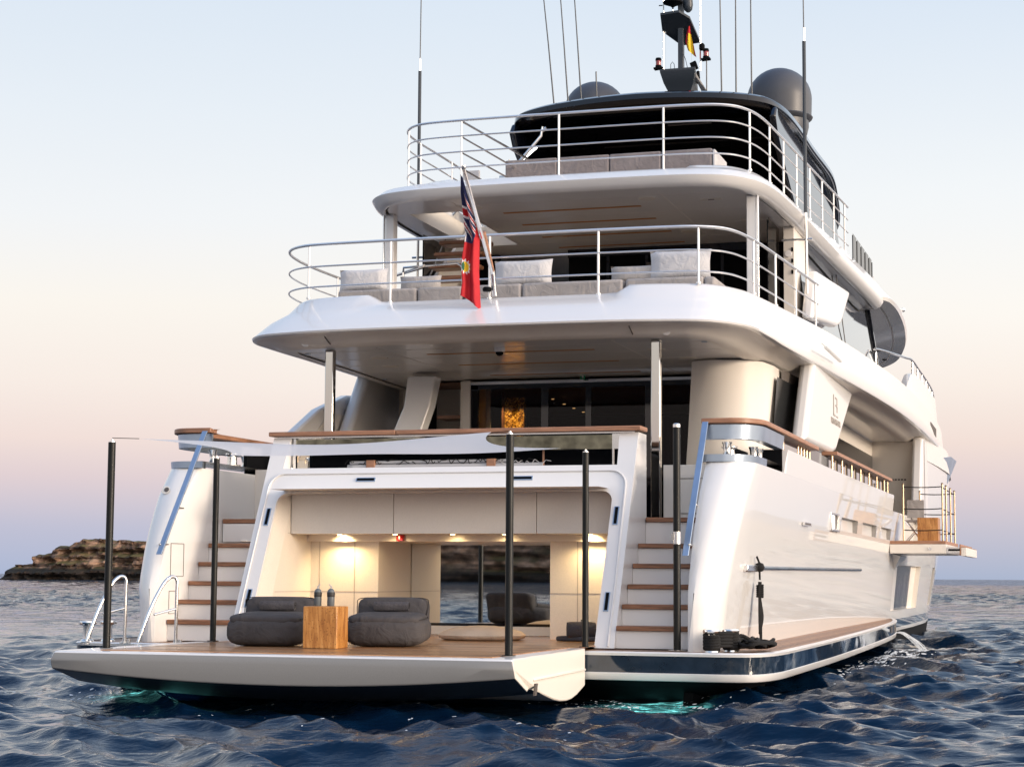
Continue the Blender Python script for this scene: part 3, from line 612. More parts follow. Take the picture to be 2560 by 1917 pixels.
# port bulwark wing seen through the cockpit
q = MB().m('white')
def wing(X, x2):
    P = [(4.2, 2.83), (4.5, 3.05), (5.3, 3.42), (6.3, 3.70), (8.5, 3.86), (8.5, 2.6), (4.2, 2.6)]
    q.prism([(X, y, z) for y, z in P], (x2, 0, 0))
wing(-3.40, .14); q.build('port_wing', Y, bevel=.03)
q = MB().m('cream').prism([(-3.255, 4.6, 2.7), (-3.255, 5.6, 3.4), (-3.255, 8.4, 3.45), (-3.255, 8.4, 2.7)], (.012,0,0)); q.m('ceil').quad((-3.25, 6.0, 3.5), (-3.25, 8.45, 3.5), (-3.25, 8.45, 3.84), (-3.25, 6.9, 3.78)); q.build('wing_panel', Y)
# doors
D = MB().m('blackgloss').box(-1.46, -1.36, 6.32, 6.38, D1, 3.79).box(-1.46, 1.9, 6.32, 6.38, 3.74, 3.84).box(-.46, -.36, 6.33, 6.37, D1, 3.74).box(.16, .24, 6.33, 6.37, D1, 3.74).box(.98, 1.06, 6.33, 6.37, D1, 3.74).box(1.78, 1.9, 6.33, 6.37, D1, 3.74).m('steel').box(-1.46, 1.9, 6.29, 6.31, 3.80, 3.84)
do = D.build('saloon_door_frame', Y)
glm = bpy.data.materials.new('tintglass'); glm.use_nodes = True; gt = glm.node_tree; gt.nodes.clear()
go = gt.nodes.new('ShaderNodeOutputMaterial'); gm = gt.nodes.new('ShaderNodeMixShader'); g1 = gt.nodes.new('ShaderNodeBsdfTransparent'); g1.inputs[0].default_value = (.62, .58, .54, 1); g2 = gt.nodes.new('ShaderNodeBsdfGlossy'); g2.inputs['Roughness'].default_value = .01; g2.inputs['Color'].default_value = (.35,.35,.36,1)
fz = gt.nodes.new('ShaderNodeFresnel'); fz.inputs[0].default_value = 1.45; gt.links.new(fz.outputs[0], gm.inputs[0]); gt.links.new(g1.outputs[0], gm.inputs[1]); gt.links.new(g2.outputs[0], gm.inputs[2]); gt.links.new(gm.outputs[0], go.inputs[0])
MATS['tintglass'] = glm
for a, b_ in ((-1.36, -.46), (-.36, .16), (.24, .98), (1.06, 1.78)):
    q = MB().m('tintglass').quad((a, 6.35, D1), (b_, 6.35, D1), (b_, 6.35, 3.74), (a, 6.35, 3.74)); q.build('saloon_glass', do)
# dark saloon interior
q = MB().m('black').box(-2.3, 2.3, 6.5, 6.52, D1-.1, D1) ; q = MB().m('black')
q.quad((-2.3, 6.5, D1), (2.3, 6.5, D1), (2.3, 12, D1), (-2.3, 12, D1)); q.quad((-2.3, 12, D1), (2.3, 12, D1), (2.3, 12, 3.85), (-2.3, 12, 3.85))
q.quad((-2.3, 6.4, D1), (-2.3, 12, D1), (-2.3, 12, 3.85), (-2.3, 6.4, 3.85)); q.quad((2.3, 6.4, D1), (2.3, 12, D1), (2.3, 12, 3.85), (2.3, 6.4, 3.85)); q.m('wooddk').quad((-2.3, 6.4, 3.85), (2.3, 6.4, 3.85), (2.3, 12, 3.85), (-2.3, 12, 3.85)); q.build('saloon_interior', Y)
A = at_y(1090, 850, 7.4); B = at_y(1132, 850, 7.4)
q = MB().m('gold').box(A.x, B.x, 7.4, 7.5, D1, 3.72); q.m('wooddk').box(A.x-.03, A.x-.005, 7.35, 7.5, D1, 3.8); q.build('gold_panel', Y)
for xx in (A.x+.05, B.x-.04):
    L = bpy.data.lights.new('panel_light', 'SPOT'); L.energy = 22; L.color = (1, .68, .30); L.spot_size = math.radians(70); L.spot_blend = .9; L.shadow_soft_size = .02
    l2 = bpy.data.objects.new('panel_light', L); COL.objects.link(l2); l2.location = (xx, 7.22, 3.72); l2.rotation_euler = (math.radians(14), 0, 0); l2.parent = Y
q = MB().m('stumpwood')
A = at_y(1143, 922, 8.0); q.tube([A+Vector((0,0,-.5)), A, at_y(1195, 924, 8.6)], .03, 4); q.build('saloon_chair', Y)
q = MB().m('indicator')
for x, y in ((1432, 880), (1500, 878), (1427, 911), (1476, 931), (1518, 947), (1559, 962)):
    A = at_y(1130+(x-1300)/2.0, (880+(y-880))/1.0*0+ (y-880)*.55+845, 9); q.box(A.x-.02, A.x+.02, 9, 9.01, A.z, A.z+.008)
q.build('cabin_light', Y)
# pillars
for s in (-1, 1):
    q = MB().m('darksteel').box(s*1.98-.055, s*1.98+.055, 2.55, 2.64, D1, 3.87); q.build('polished_pillar', Y, bevel=.012)
q = MB().m('exit').box(.12, .19, 6.20, 6.21, 3.83, 3.90); q.m('flagwhite').box(.145, .165, 6.195, 6.199, 3.85, 3.88); q.build('exit_sign', Y)
# side house: glass and far bulkhead
for s in (1, -1):
    q = MB().m('cream').quad((s*2.84, 7.2, D1), (s*2.55, 8.4, D1), (s*2.55, 8.4, 3.86), (s*2.84, 7.2, 3.86))
    q.quad((s*2.5, 8.0, D1), (s*2.5, 19.5, D1), (s*2.5, 19.5, 2.05), (s*2.5, 8.0, 2.05)); q.m('darkglass').quad((s*2.5, 8.0, 2.05), (s*2.5, 19.5, 2.05), (s*2.5, 19.5, 3.6), (s*2.5, 8.0, 3.6)); q.m('cream').quad((s*2.5, 8.0, 3.6), (s*2.5, 19.5, 3.6), (s*2.5, 19.5, 3.87), (s*2.5, 8.0, 3.87))
    q.m('cream').box(s*2.5, s*3.50, 19.5, 19.6, D1, 3.9); q.m('seam')
    for k in range(7): q.box(s*(2.75+.06*k), s*(2.79+.06*k), 19.49, 19.497, 3.12, 3.15)
    q.m('seamlight')
    for a, b_, c, d in ((2.7, 3.2, 2.72, 2.735), (2.7, 2.71, 1.85, 2.73), (3.19, 3.2, 1.85, 2.73)): q.box(s*a, s*b_, 19.485, 19.495, c, d)
    q.build('side_house', Y)
    # sheltered glass aft of the buttress panel
    if s > 0: q = MB().m('sideglass').quad((s*2.86, 5.2, 2.84), (s*2.98, 7.6, 2.9), (s*2.98, 7.9, 3.72), (s*2.88, 5.5, 3.72)); q.m('seam').quad((s*2.87, 5.9, 3.70), (s*2.98, 7.9, 3.70), (s*2.98, 7.9, 3.86), (s*2.87, 5.9, 3.86)); (q.build('side_glass', Y) if s > 0 else None)
    # lower fashion panel
    PX = 3.22; P = [at_x(1741, 951, PX), at_x(1757, 812, PX), at_x(1842, 862, PX), at_x(1806, 975, PX), at_x(1798, 979, PX)]
    P = [(p.y, p.z) for p in P]; P[1] = (P[1][0]+.15, P[1][1]+.22); P[2] = (P[2][0]+.25, P[2][1]+.20)
    q = MB().m('white').prism([(s*(PX-.20), y, z) for y, z in P], (s*.20, 0, 0)); fp = q.build('side_buttress', Y, bevel=.07, seg=4)
    if s > 0:   # emblem and small line of letters
        q = MB().m('mark'); X = PX+.003; e0 = at_x(1800, 897, X); ey, ez = e0.y, e0.z
        def lg(a, b_, c, d): q.box(X, X+.004, ey+a, ey+b_, ez+c, ez+d)
        lg(.00, .05, .02, .30); lg(.00, .20, 0, .025); lg(.20, .38, .255, .275); lg(.36, .40, .165, .255); lg(.22, .38, .150, .170); lg(.36, .41, .07, .150); lg(.32, .48, 0, .02)
        q.build('hull_emblem', fp)
        q = MB().m('mark'); g0 = at_x(1795, 912, X)
        for k in range(8):      # eight tiny worn letters, not readable in the photograph
            y0 = g0.y+k*.125; z0 = g0.z
            for (a_, b2, c_, d_) in (((0,.02,0,.08),(.07,.09,0,.08),(0,.09,.065,.08)), ((0,.02,0,.08),(0,.09,0,.015),(.06,.08,0,.08)), ((0,.02,0,.08),(0,.09,.03,.045),(.07,.09,0,.045)))[k % 3]: q.box(X, X+.004, y0+a_, y0+b2, z0+c_, z0+d_)
        q.build('hull_lettering', fp)
    # forward column
    q = MB().m('white').prism([(s*3.30, 18.6, 2.35), (s*3.30, 19.35, 3.95), (s*3.30, 20.3, 3.95), (s*3.30, 20.3, 2.2)], (s*.20, 0, 0)); q.build('side_column', Y, bevel=.05)
    q = MB().m('bluesteel').prism([(s*3.48, 22.3, 3.72), (s*3.60, 25.5, 3.95), (s*3.6, 27.2, 3.95), (s*3.50, 25.6, 3.35)], (-s*.05, 0, 0)); q.build('bow_window', Y)
# ================================================================== DECK 2 (upper deck)
low2 = [(0,1.80),(1.5,1.83),(2.2,1.93),(2.70,2.12),(3.03,2.68),(3.11,3.6),(3.15,4.75),(3.31,7.7),(3.5,11.6),(3.60,15.2),(3.59,19.4),(3.48,24.2),(3.2,28.5),(2.5,33),(1.4,37),(0,39.3)]
top2 = [(0,2.78),(1.3,2.79),(2.1,2.86),(2.58,3.08),(2.84,3.65),(2.96,4.5),(3.06,5.5),(3.27,7.9),(3.47,11.7),(3.57,15.2),(3.56,19.4),(3.45,24.2),(3.15,28.3),(2.45,32.8),(1.35,36.7),(0,38.9)]
def sst(a, b, t): t = min(1, max(0, (t-a)/(b-a))); return t*t*(3-2*t)
def zt2(x, y): return 4.45 + .10*sst(1.42, 1.62, abs(x))*(1 if x > 0 else sst(1.42,1.62,abs(x))) + .02*sst(3, 9, y)
def mixh(a, b, t): return [(a[i][0]*(1-t)+b[i][0]*t, a[i][1]*(1-t)+b[i][1]*t) for i in range(len(a))]
c = lambda v: (lambda x, y: v)
q = MB().m('white').loft([full_ring(low2, c(3.975), .06), full_ring(low2, c(3.985), .01), full_ring(low2, c(4.005), 0), full_ring(mixh(low2, top2, .35), c(4.20)), full_ring(mixh(low2, top2, .75), c(4.36)),
                          full_ring(top2, lambda x, y: zt2(x, y)-.03, 0), full_ring(top2, zt2, .05), full_ring(top2, zt2, .26), full_ring(top2, c(4.26), .28)])
q.build('upper_deck_fascia', Y, smooth=50)
q = MB().m('cream').loft([full_ring(low2, c(3.975), .06), full_ring(low2, c(3.965), .22), full_ring(low2, c(3.90), .34), full_ring(low2, c(3.865), .42), full_ring(low2, c(3.865), .55)])
q.build('upper_deck_soffit_lip', Y, smooth=40)
q = MB().m('seam').loft([full_ring(low2, c(3.971), .15), full_ring(low2, c(3.971), .165)]); 
for sx in (-1.83, 1.80): q.obox((sx, 2.13, 3.92), (.004, 0, 0), (0, .09, -.035), (0, .003, .006))
q.build('soffit_groove', Y)
r = full_ring(low2, c(3.88), .54); q = MB().m('ceil'); q.v += [tuple(p) for p in r]; q.face(range(len(r))); q.build('cockpit_ceiling', Y)
r = full_ring(top2, c(4.27), .25); q = MB().m('teakdeck'); q.v += [tuple(p) for p in r]; q.face(range(len(r))); q.build('upper_deck_teak', Y)
q = MB().m('seamlight')
for y in (2.9, 3.7, 4.4, 5.2): q.box(-2.6, 2.6, y, y+.008, 3.877, 3.879)
for x in (-1.42, 1.45): q.box(x, x+.012, 2.6, 6.25, 3.876, 3.879)
q.m('slotteak')
for y, a in ((3.4, 1.05), (4.6, 1.05), (5.85, 1.03)): q.box(-a, a, y-.03, y+.03, 3.875, 3.8785)
q.build('ceiling_joint', Y)
def cdisc(x, y, z, r, m_, nm, par=Y, h=.006):
    q = MB().m(m_).lathe((x, y, z), [(r, 0), (r, -h), (r*.9, -h*1.5), (.001, -h*1.5)], 20); return q.build(nm, par)
for x, y in ((1.75, 3.6), (1.95, 4.5), (-1.75, 3.6), (-1.95, 4.5)): cdisc(x, y, 3.879, .11, 'cream', 'ceiling_speaker')
for x, y in ((2.45, 3.0), (2.6, 4.6), (2.6, 6.5), (-2.45, 3.0), (-2.5, 3.8), (-2.6, 6.0)): cdisc(x, y, 3.879, .035, 'bluesteel', 'ceiling_downlight')
for s in (-1, 1):
    q = MB().m('white').lathe((s*2.17, 2.28, 3.925), [(.05, .02), (.05, -.015), (.035, -.02), (.032, .005), (.001, .005)], 20, (0, -.85, -.45)); q.m('bluesteel').lathe((s*2.17, 2.283, 3.925), [(.028, .004), (.02, -.006), (.001, -.008)], 16, (0, -.85, -.45)); q.build('deck_loudspeaker', Y, smooth=30)
q = MB().m('white').lathe((0.0, 3.0, 3.88), [(.065, 0), (.065, -.045), (.05, -.05)], 20); q.m('black').lathe((0.0, 3.0, 3.835), [(.048, 0), (.045, -.025), (.028, -.045), (.001, -.052)], 18); q.build('security_camera', Y, smooth=30)
# recess slot and fittings on the side
q = MB().m('steel').box(3.355, 3.365, 6.1, 7.5, 4.20, 4.21).obox((3.40, 6.9, 4.15), (.02, 0, 0), (0, .75, -.01), (0, 0, .012)); q.build('side_fairlead', Y)
# ------------------ rails
def rail_system(name, path, zb, zt, mids, posts, r_top=.018, r_mid=.011, r_post=.015, m_='railsteel'):
    q = MB().m(m_); P = cr([Vector((x, y, 0)) for x, y in path], 8)
    P = [p for p in P]
    q.tube([p+Vector((0,0,zt)) for p in P], r_top, 8)
    for z in mids: q.tube([p+Vector((0,0,z)) for p in P], r_mid, 6)
    o = q.build(name, Y, smooth=40)
    for x, y in posts:
        w = MB().m(m_).tube([(x, y, zb(x, y)-.02), (x, y, zt)], r_post, 8); w.lathe((x, y, zb(x, y)), [(.03, -.01), (.03, .01), (.02, .012)], 10); w.build('rail_post', o, smooth=40)
    return o
side2 = [(2.55,2.98),(2.78,3.35),(2.90,4.1),(2.97,5.2),(3.05,6.6),(3.13,7.7)]
path2 = [(-3.03,5.7),(-3.04,4.6),(-2.99,3.85),(-2.84,3.28),(-2.55,2.96),(-2.1,2.87),(-1.0,2.84),(0,2.84),(1.0,2.84),(2.0,2.87),(2.43,2.95),(2.7,3.2),(2.84,3.8),(2.93,4.8),(3.02,6.2),(3.11,7.6)]
rail_system('upper_deck_rail', path2, lambda x, y: zt2(x, y), 5.20, [4.93, 4.68], [(-3.03,5.3),(-2.42,2.92),(-1.33,2.85),(-.08,2.84),(1.24,2.85),(2.40,2.94),(2.86,3.95),(2.95,5.0),(3.02,6.2),(3.10,7.45)])
# crossbars hinged over the ensign staff
# ------------------ aft furniture on deck 2
def cushion(name, c_, w, h, d, m_, parent=None, rz=0, tilt=0):
    n = 10; q = MB().m(m_); 
    grid = {}
    for side in (-1, 1):
        for i in range(n+1):
            for j in range(n+1):
                u = -1+2*i/n; v = -1+2*j/n
                pinch = (1-.10*(1-abs(v)**2)*abs(u)**6), (1-.10*(1-abs(u)**2)*abs(v)**6)
                t = d*.5*((1-u**4)*(1-v**4))**.5
                grid[(side, i, j)] = len(q.v); q.v.append((u*w/2*(1-.05*(1-v*v)), side*t, v*h/2*(1-.07*(1-u*u))+.012*math.sin(5*u+c_[0]*7)*(1-v*v)))
        for i in range(n):
            for j in range(n): q.face([grid[(side, a, b)] for a, b in ((i,j),(i+1,j),(i+1,j+1),(i,j+1))])
    o = q.build(name, parent, smooth=80)
    o.location = c_; o.rotation_euler = (tilt, 0, rz); return o
sofa2 = thing('sofa', 'long grey fabric sofa behind the rail of the upper deck', 'sofa')
for a, b_ in ((-2.40,-1.34),(-1.33,-.74),(-.71,.02),(.03,1.30),(1.33,2.28)):
    q = MB().m('greysofa').box(a, b_, 3.78, 3.95, 4.28, 4.77); q.build('backrest', sofa2, bevel=.035, seg=3)
q = MB().m('greysofa').box(-2.4, 2.3, 3.96, 4.6, 4.28, 4.55); q.build('seat', sofa2, bevel=.04)
q = MB().m('greysofa').box(2.29, 2.42, 3.8, 5.1, 4.28, 4.76); q.build('armrest', sofa2, bevel=.03)
CU = [('cushion', (-2.16,4.06,4.93), .66,.30,.16,'cushion','pale grey cushion at the far left end of the upper deck sofa'),
      ('cushion', (-1.40,4.10,4.86), .56,.22,.15,'cushiongrey','darker grey cushion beside the pale one at the left end of the upper deck sofa'),
      ('cushion', (-.04,4.08,4.94), .76,.34,.16,'cushion','pale grey cushion standing alone right of the ensign staff on the upper deck sofa'),
      ('cushion', (1.36,4.10,4.87), .58,.22,.14,'cushiongrey','low darker grey cushion between the ensign staff and the large right hand cushion'),
      ('cushion', (1.95,4.06,4.95), .76,.38,.17,'cushion','large pale grey cushion at the far right end of the upper deck sofa')]
for nm, cc, w, h, d, m_, lab in CU: tag(cushion(nm, cc, w, h, d, m_, None, 0, -.08), lab, 'cushion', 'cushions on the upper deck sofa')
# ------------------ deck 2 house and glass
q = MB().m('black').box(-.9, 2.0, 9.3, 9.35, 4.28, 6.12).m('blackgloss').box(-.9, 2.05, 9.24, 9.30, 6.02, 6.14)
for x in (-.3, .3, .9, 1.45): q.m('blackgloss').box(x, x+.05, 9.26, 9.3, 4.28, 6.05)
q.m('seam').box(.32,.85,9.25,9.26,5.62,5.9); q.build('sky_lounge_doors', Y)
for s in (1, -1):
    q = MB().m('black').box(s*2.0, s*2.5, 9.3, 9.35, 4.28, 6.12); q.m('sideglass').quad((s*2.85, 8.6, 4.45), (s*3.02, 16.6, 4.5), (s*2.72, 17.2, 6.2), (s*2.62, 8.9, 6.2)); q.m('blackgloss').obox((s*2.88, 16.75, 5.35), (.03,0,0), (0,.04,0), (s*-.15,.25,.88))
    q.m('seam').obox((s*2.82, 12.6, 5.3), (.006,0,0), (0,.02,0), (s*-.12,.1,.9))
    q.build('sky_lounge_side_glass', Y)
    PX = 2.98; P = [at_x(1757, 688, PX), at_x(1765, 600, PX), at_x(1834, 642, PX), at_x(1817, 700, PX), at_x(1808, 706, PX)]
    P = [(p.y, p.z) for p in P]; P[1] = (P[1][0]+.1, P[1][1]+.12); P[2] = (P[2][0]+.2, P[2][1]+.12)
    q = MB().m('white').prism([(s*(PX-.18), y, z) for y, z in P], (s*.18, 0, 0)); q.build('upper_buttress', Y, bevel=.06, seg=4)
    q = MB().m('cream').box(s*2.55, s*2.70, 8.2, 9.4, 4.28, 6.14); q.m('white').lathe((s*2.62, 8.19, 5.75), [(.05, 0), (.05, .01), (.001, .012)], 14, (0,-1,0)); q.m('black').box(s*2.66, s*2.69, 8.185, 8.195, 5.78, 5.84).box(s*2.66, s*2.69, 8.185, 8.195, 5.62, 5.68).box(s*2.66, s*2.69, 8.185, 8.195, 5.46, 5.52); q.build('deck_side_wall', Y, bevel=.02)
    q = MB().m('tintglass').quad((s*2.50, 7.2, 4.5), (s*2.50, 8.15, 4.5), (s*2.50, 8.15, 6.1), (s*2.50, 7.2, 6.1)); q.m('black').box(s*2.485, s*2.50, 7.18, 7.2, 4.5, 6.05).box(s*2.485, s*2.505, 7.17, 7.25, 6.02, 6.06); q.build('glass_screen', Y)
# ================================================================== DECK 3 (sun deck)
low3 = [(0,4.95),(1.2,4.97),(1.95,5.04),(2.38,5.30),(2.62,5.95),(2.72,7.3),(2.78,9.5),(2.84,12),(2.90,14.5),(2.93,16),(2.93,16.7)]
top3 = [(0,5.98),(1.1,6.0),(1.75,6.05),(2.18,6.25),(2.42,6.75),(2.52,7.7),(2.62,9.6),(2.76,12),(2.87,14.5),(2.92,16),(2.92,16.7)]
def zt3(x, y): return 6.56 + .07*sst(1.50, 1.68, x) + .02*sst(1.8,2.0,-x)
def cl(ring): return ring
q = MB().m('white').loft([full_ring(low3, c(6.125), .06), full_ring(low3, c(6.13), .0), full_ring(low3, c(6.17), -.07), full_ring(low3, c(6.25), -.12), full_ring(mixh(low3, top3, .18), c(6.36), -.10), full_ring(mixh(low3, top3, .5), c(6.46), -.06), full_ring(mixh(low3, top3, .8), c(6.51), -.03), full_ring(top3, lambda x, y: zt3(x, y)-.02, 0), full_ring(top3, zt3, .05), full_ring(top3, zt3, .22), full_ring(top3, c(6.42), .24)])
q.build('sun_deck_fascia', Y, smooth=50)
def panel_with_hole(z, m_, ring, hx0, hx1, hy0, hy1, name):
    q = MB().m(m_); w = max(p.x for p in ring)
    # slice the deck outline by y bands so the stairwell stays open
    st = [(p.x, p.y) for p in ring if p.x >= 0]; st.sort(key=lambda a: a[1]); yy = [a[1] for a in st]; xx = [a[0] for a in st]
    def hw(y): 
        best = 0
        for (x0, y0), (x1, y1) in zip(path[:-1], path[1:]):
            if min(y0, y1) <= y <= max(y0, y1): 
                t = 0 if y1 == y0 else (y-y0)/(y1-y0); best = max(best, x0+(x1-x0)*t)
        return best
    path = [(p.x, p.y) for p in ring if p.x >= -1e-6][:len(ring)//2+1]
    ymin = min(yy); ymax = max(yy); cuts = sorted(set([ymin+.002, ymin+.03, ymin+.08, ymin+.15, ymin+.3, ymin+.5, ymin+.8, hy0, hy1, ymax-.002] + list(np.linspace(ymin+1, ymax-.1, 16))))
    for a, b_ in zip(cuts[:-1], cuts[1:]):
        ha, hb_ = hw(a), hw(b_)
        if ha <= 0 or hb_ <= 0: continue
        if a >= hy0-1e-6 and b_ <= hy1+1e-6:
            q.quad((-ha, a, z), (hx0, a, z), (hx0, b_, z), (-hb_, b_, z)); q.quad((hx1, a, z), (ha, a, z), (hb_, b_, z), (hx1, b_, z))
        else: q.quad((-ha, a, z), (ha, a, z), (hb_, b_, z), (-hb_, b_, z))
    return q.build(name, Y)
HX0, HX1, HY0, HY1 = -2.25, -1.50, 5.95, 8.6
panel_with_hole(6.145, 'ceil', full_ring(low3, c(6.14), .09), HX0, HX1, HY0, HY1, 'upper_deck_ceiling')
panel_with_hole(6.44, 'teakdeck', full_ring(top3, c(6.44), .20), HX0, HX1, HY0, HY1, 'sun_deck_teak')
q = MB().m('cream')
for a, b_ in (((HX0,HY0),(HX1,HY0)),((HX1,HY0),(HX1,HY1)),((HX1,HY1),(HX0,HY1)),((HX0,HY1),(HX0,HY0))): q.quad((*a,6.145),(*b_,6.145),(*b_,6.44),(*a,6.44))
q.build('stairwell_lining', Y)
q = MB().m('seamlight')
for y in (5.55, 6.65, 7.6, 8.55): q.box(-1.45, 2.5, y, y+.01, 6.141, 6.1435)
for x in (-1.42, 1.38): q.box(x, x+.012, 5.3, 9.2, 6.140, 6.1435)
q.m('slotteak')
for y in (6.2, 7.1, 8.1, 9.0): q.box(-.97, .96, y-.035, y+.035, 6.139, 6.1425)
q.build('ceiling_joint', Y)
for x, y in ((1.15, 5.75), (-1.25, 5.75), (-.75, 8.2), (1.2, 8.2)): cdisc(x, y, 6.144, .12, 'cream', 'ceiling_speaker')
for x, y in ((1.95, 6.0), (2.2, 7.6)): q = MB().m('cream').box(x-.14, x+.14, y-.05, y+.05, 6.136, 6.143); q.m('seam').box(x-.04, x+.04, y-.02, y+.02, 6.133, 6.136); q.build('ceiling_vent', Y)
for s in (-1, 1):
    q = MB().m('white').box(s*2.44, s*2.56, 5.85, 6.0, 4.28, 6.14).m('steel').box(s*2.575, s*2.60, 5.84, 5.90, 4.28, 6.14); q.build('upper_deck_pillar', Y, bevel=.01)
# floating stair to the sun deck
q = MB().m('white').prism([(-2.22, 9.6, 4.3), (-2.22, 5.0, 4.3), (-2.22, 4.9, 4.75), (-2.22, 8.7, 6.9), (-2.22, 9.6, 6.9)][::1], (.05, 0, 0)) if False else MB().m('cream').prism([(-1.52, 8.9, 6.46), (-1.52, 8.9, 6.0), (-1.52, 6.0, 4.4), (-1.52, 5.6, 4.4)], (.05, 0, 0))
q = MB().m('cream').prism([(-2.20, 8.6, 6.55), (-2.20, 8.6, 5.9), (-2.20, 5.9, 4.45), (-2.20, 5.55, 4.45), (-2.20, 5.55, 4.62)], (.05, 0, 0))
stt = q.build('sun_deck_stair', Y)
for k in range(7):
    zz = 5.93-.205*k; yy = 7.02-.22*k
    q = MB().m('teaktread').box(-2.14, -1.42, yy-.17, yy+.16, zz-.06, zz); q.build('stair_tread', stt, bevel=.02)
q = MB().m('steel').tube([(-2.5,6.4,4.3),(-2.5,6.4,5.42),(-2.44,6.25,5.46),(-1.6,6.1,5.46),(-1.52,6.1,5.40),(-1.52,6.1,4.3)], .016, 8).tube([(-2.1,6.15,5.46),(-2.75,6.6,5.40),(-2.4,8.2,5.9)], .02, 8).tube([(-2.15,6.2,5.05),(-2.3,7.6,6.1)], .012, 6); q.build('stair_handrail', Y, smooth=40)
# ------------------ sun deck rail
path3 = [(-2.62,11.2),(-2.55,9.6),(-2.55,8.0),(-2.56,7.1),(-2.50,6.52),(-2.22,6.15),(-1.7,6.05),(-.8,6.03),(0,6.03),(.8,6.03),(1.6,6.06),(2.05,6.16),(2.30,6.42),(2.45,7.0),(2.53,8.2),(2.62,10),(2.72,12.0),(2.80,13.6)]
rail_system('sun_deck_rail', path3, lambda x, y: zt3(x, y), 7.44, [7.22, 7.0, 6.78], [(-2.58,10.2),(-2.52,8.5),(-2.55,7.2),(-2.44,6.4),(-1.54,6.05),(-.14,6.03),(1.3,6.05),(2.36,6.6),(2.48,7.5),(2.53,8.4),(2.58,9.3),(2.63,10.3),(2.68,11.3),(2.73,12.3),(2.78,13.3)])
q = MB().m('steel'); 
q.tube([(-1.55,6.1,7.44),(-1.35,8.6,7.44),(-1.33,8.75,7.42),(-1.38,8.85,7.4),(-1.60,8.7,7.4),(-1.62,8.6,7.35),(-1.5,9.6,7.3),(-1.42,10.4,7.2)], .017, 8)
q.tube([(-1.55,6.1,7.22),(-1.36,8.7,7.2),(-1.36,8.75,6.5)], .013, 8).tube([(-1.55,6.1,7.0),(-1.36,8.7,7.0)], .013, 8).tube([(-1.55,8.3,7.38),(-1.55,8.3,6.5)], .015, 8).tube([(-1.42,10.4,7.2),(-1.42,10.4,6.5)], .015, 8).tube([(-1.55,6.1,6.78),(-1.42,10.3,6.8)], .013, 8)
q.build('stairwell_guard', Y, smooth=40)
q = MB().m('chairwhite').box(-2.18, -1.92, 8.0, 8.05, 6.75, 7.18).box(-2.32, -1.92, 7.9, 8.2, 6.70, 6.80); q.m('bluesteel').tube([(-2.3,7.9,6.5),(-2.1,7.95,6.75)], .02, 6).tube([(-1.9,8.0,6.5),(-1.95,7.95,6.75)], .02, 6)
cho = q.build('deck_chair', None, bevel=.05, seg=3); tag(cho, 'pale deck chair behind the port rail of the sun deck', 'chair')
# glass panels forward of the rail
q = MB().m('tintglass')
gy = [13.7, 14.3, 14.9, 15.5, 16.1, 16.6]
for a, b_ in zip(gy, gy[1:]): q.quad((2.86, a+.04, 6.6), (2.86, b_-.04, 6.6), (2.86, b_-.04, 7.02), (2.86, a+.04, 7.02))
q.m('black')
for a in gy: q.box(2.855, 2.87, a-.008, a+.008, 6.55, 6.98)
q.build('glass_balustrade', Y)
# sun deck sofa
sofa3 = thing('sofa', 'mauve grey sofa with four back panels on the sun deck under the black roof', 'sofa')
for a, b_ in ((-1.55,-.76),(-.75,.03),(.04,.80),(.81,1.55)):
    q = MB().m('mauvesofa').box(a, b_, 8.10, 8.26, 6.46, 7.32); q.build('backrest', sofa3, bevel=.02)
q = MB().m('mauvesofa').box(-1.5, 1.5, 8.27, 9.0, 6.46, 6.8); q.build('seat', sofa3, bevel=.03)
q = MB().m('cushion').box(1.56, 1.60, 8.10, 9.0, 6.46, 7.30); q.build('armrest', sofa3, bevel=.015)
# ================================================================== HARDTOP
hrd = [(0,9.86),(.9,9.90),(1.6,9.98),(2.02,10.2),(2.20,10.75),(2.26,11.9),(2.26,13.5),(2.3,15.2),(2.28,16.3),(2.1,18.0),(1.6,19.6),(.8,20.4),(0,20.6)]
def zh(off): return lambda x, y: 8.46+off+.17*(1-(x/2.3)**2)-.50*sst(15.2, 18.6, y)
q = MB().m('blackgloss').loft([full_ring(hrd, zh(-.09), .30), full_ring(hrd, zh(-.10), .06), full_ring(hrd, zh(-.05), 0), full_ring(hrd, zh(.03), .01), full_ring(hrd, zh(.07), .08), full_ring(hrd, zh(.09), .4)])
r = full_ring(hrd, zh(.09), .4); q.face([len(q.v)+k for k in range(len(r))]); q.v += [tuple(p) for p in r]
r = full_ring(hrd, zh(-.09), .30); q.face([len(q.v)+k for k in range(len(r))]); q.v += [tuple(p) for p in r]
ht = q.build('hardtop', Y, smooth=50)
cdisc(-.45, 10.6, 8.50, .05, 'chairwhite', 'roof_light', ht)
for s in (-1, 1):
    # sloping glossy legs
    O = [(9.95+.0, 8.42), (9.95, 8.30), (10.3, 8.05), (11.2, 7.65), (12.6, 7.0), (13.6, 6.5), (17.2, 6.5), (17.6, 7.2), (16.9, 7.95), (15.2, 8.40)]
    O = [(10.3, 8.42), (10.15, 8.25), (10.35, 8.02), (11.0, 7.66), (12.2, 7.15), (13.4, 6.5), (17.4, 6.5), (17.9, 7.2), (17.3, 7.85), (15.2, 8.40)]
    q = MB().m('blackgloss').prism([(s*2.04, y, z) for y, z in O], (s*.10, 0, 0)); sp_ = q.build('hardtop_leg', Y, bevel=.03)
    q = MB().m('bluesteel').obox((s*2.02, 13.0, 7.3), (.02,0,0), (0,.05,0), (0,.8,-.55)); q.build('leg_trim', sp_, bevel=.01)
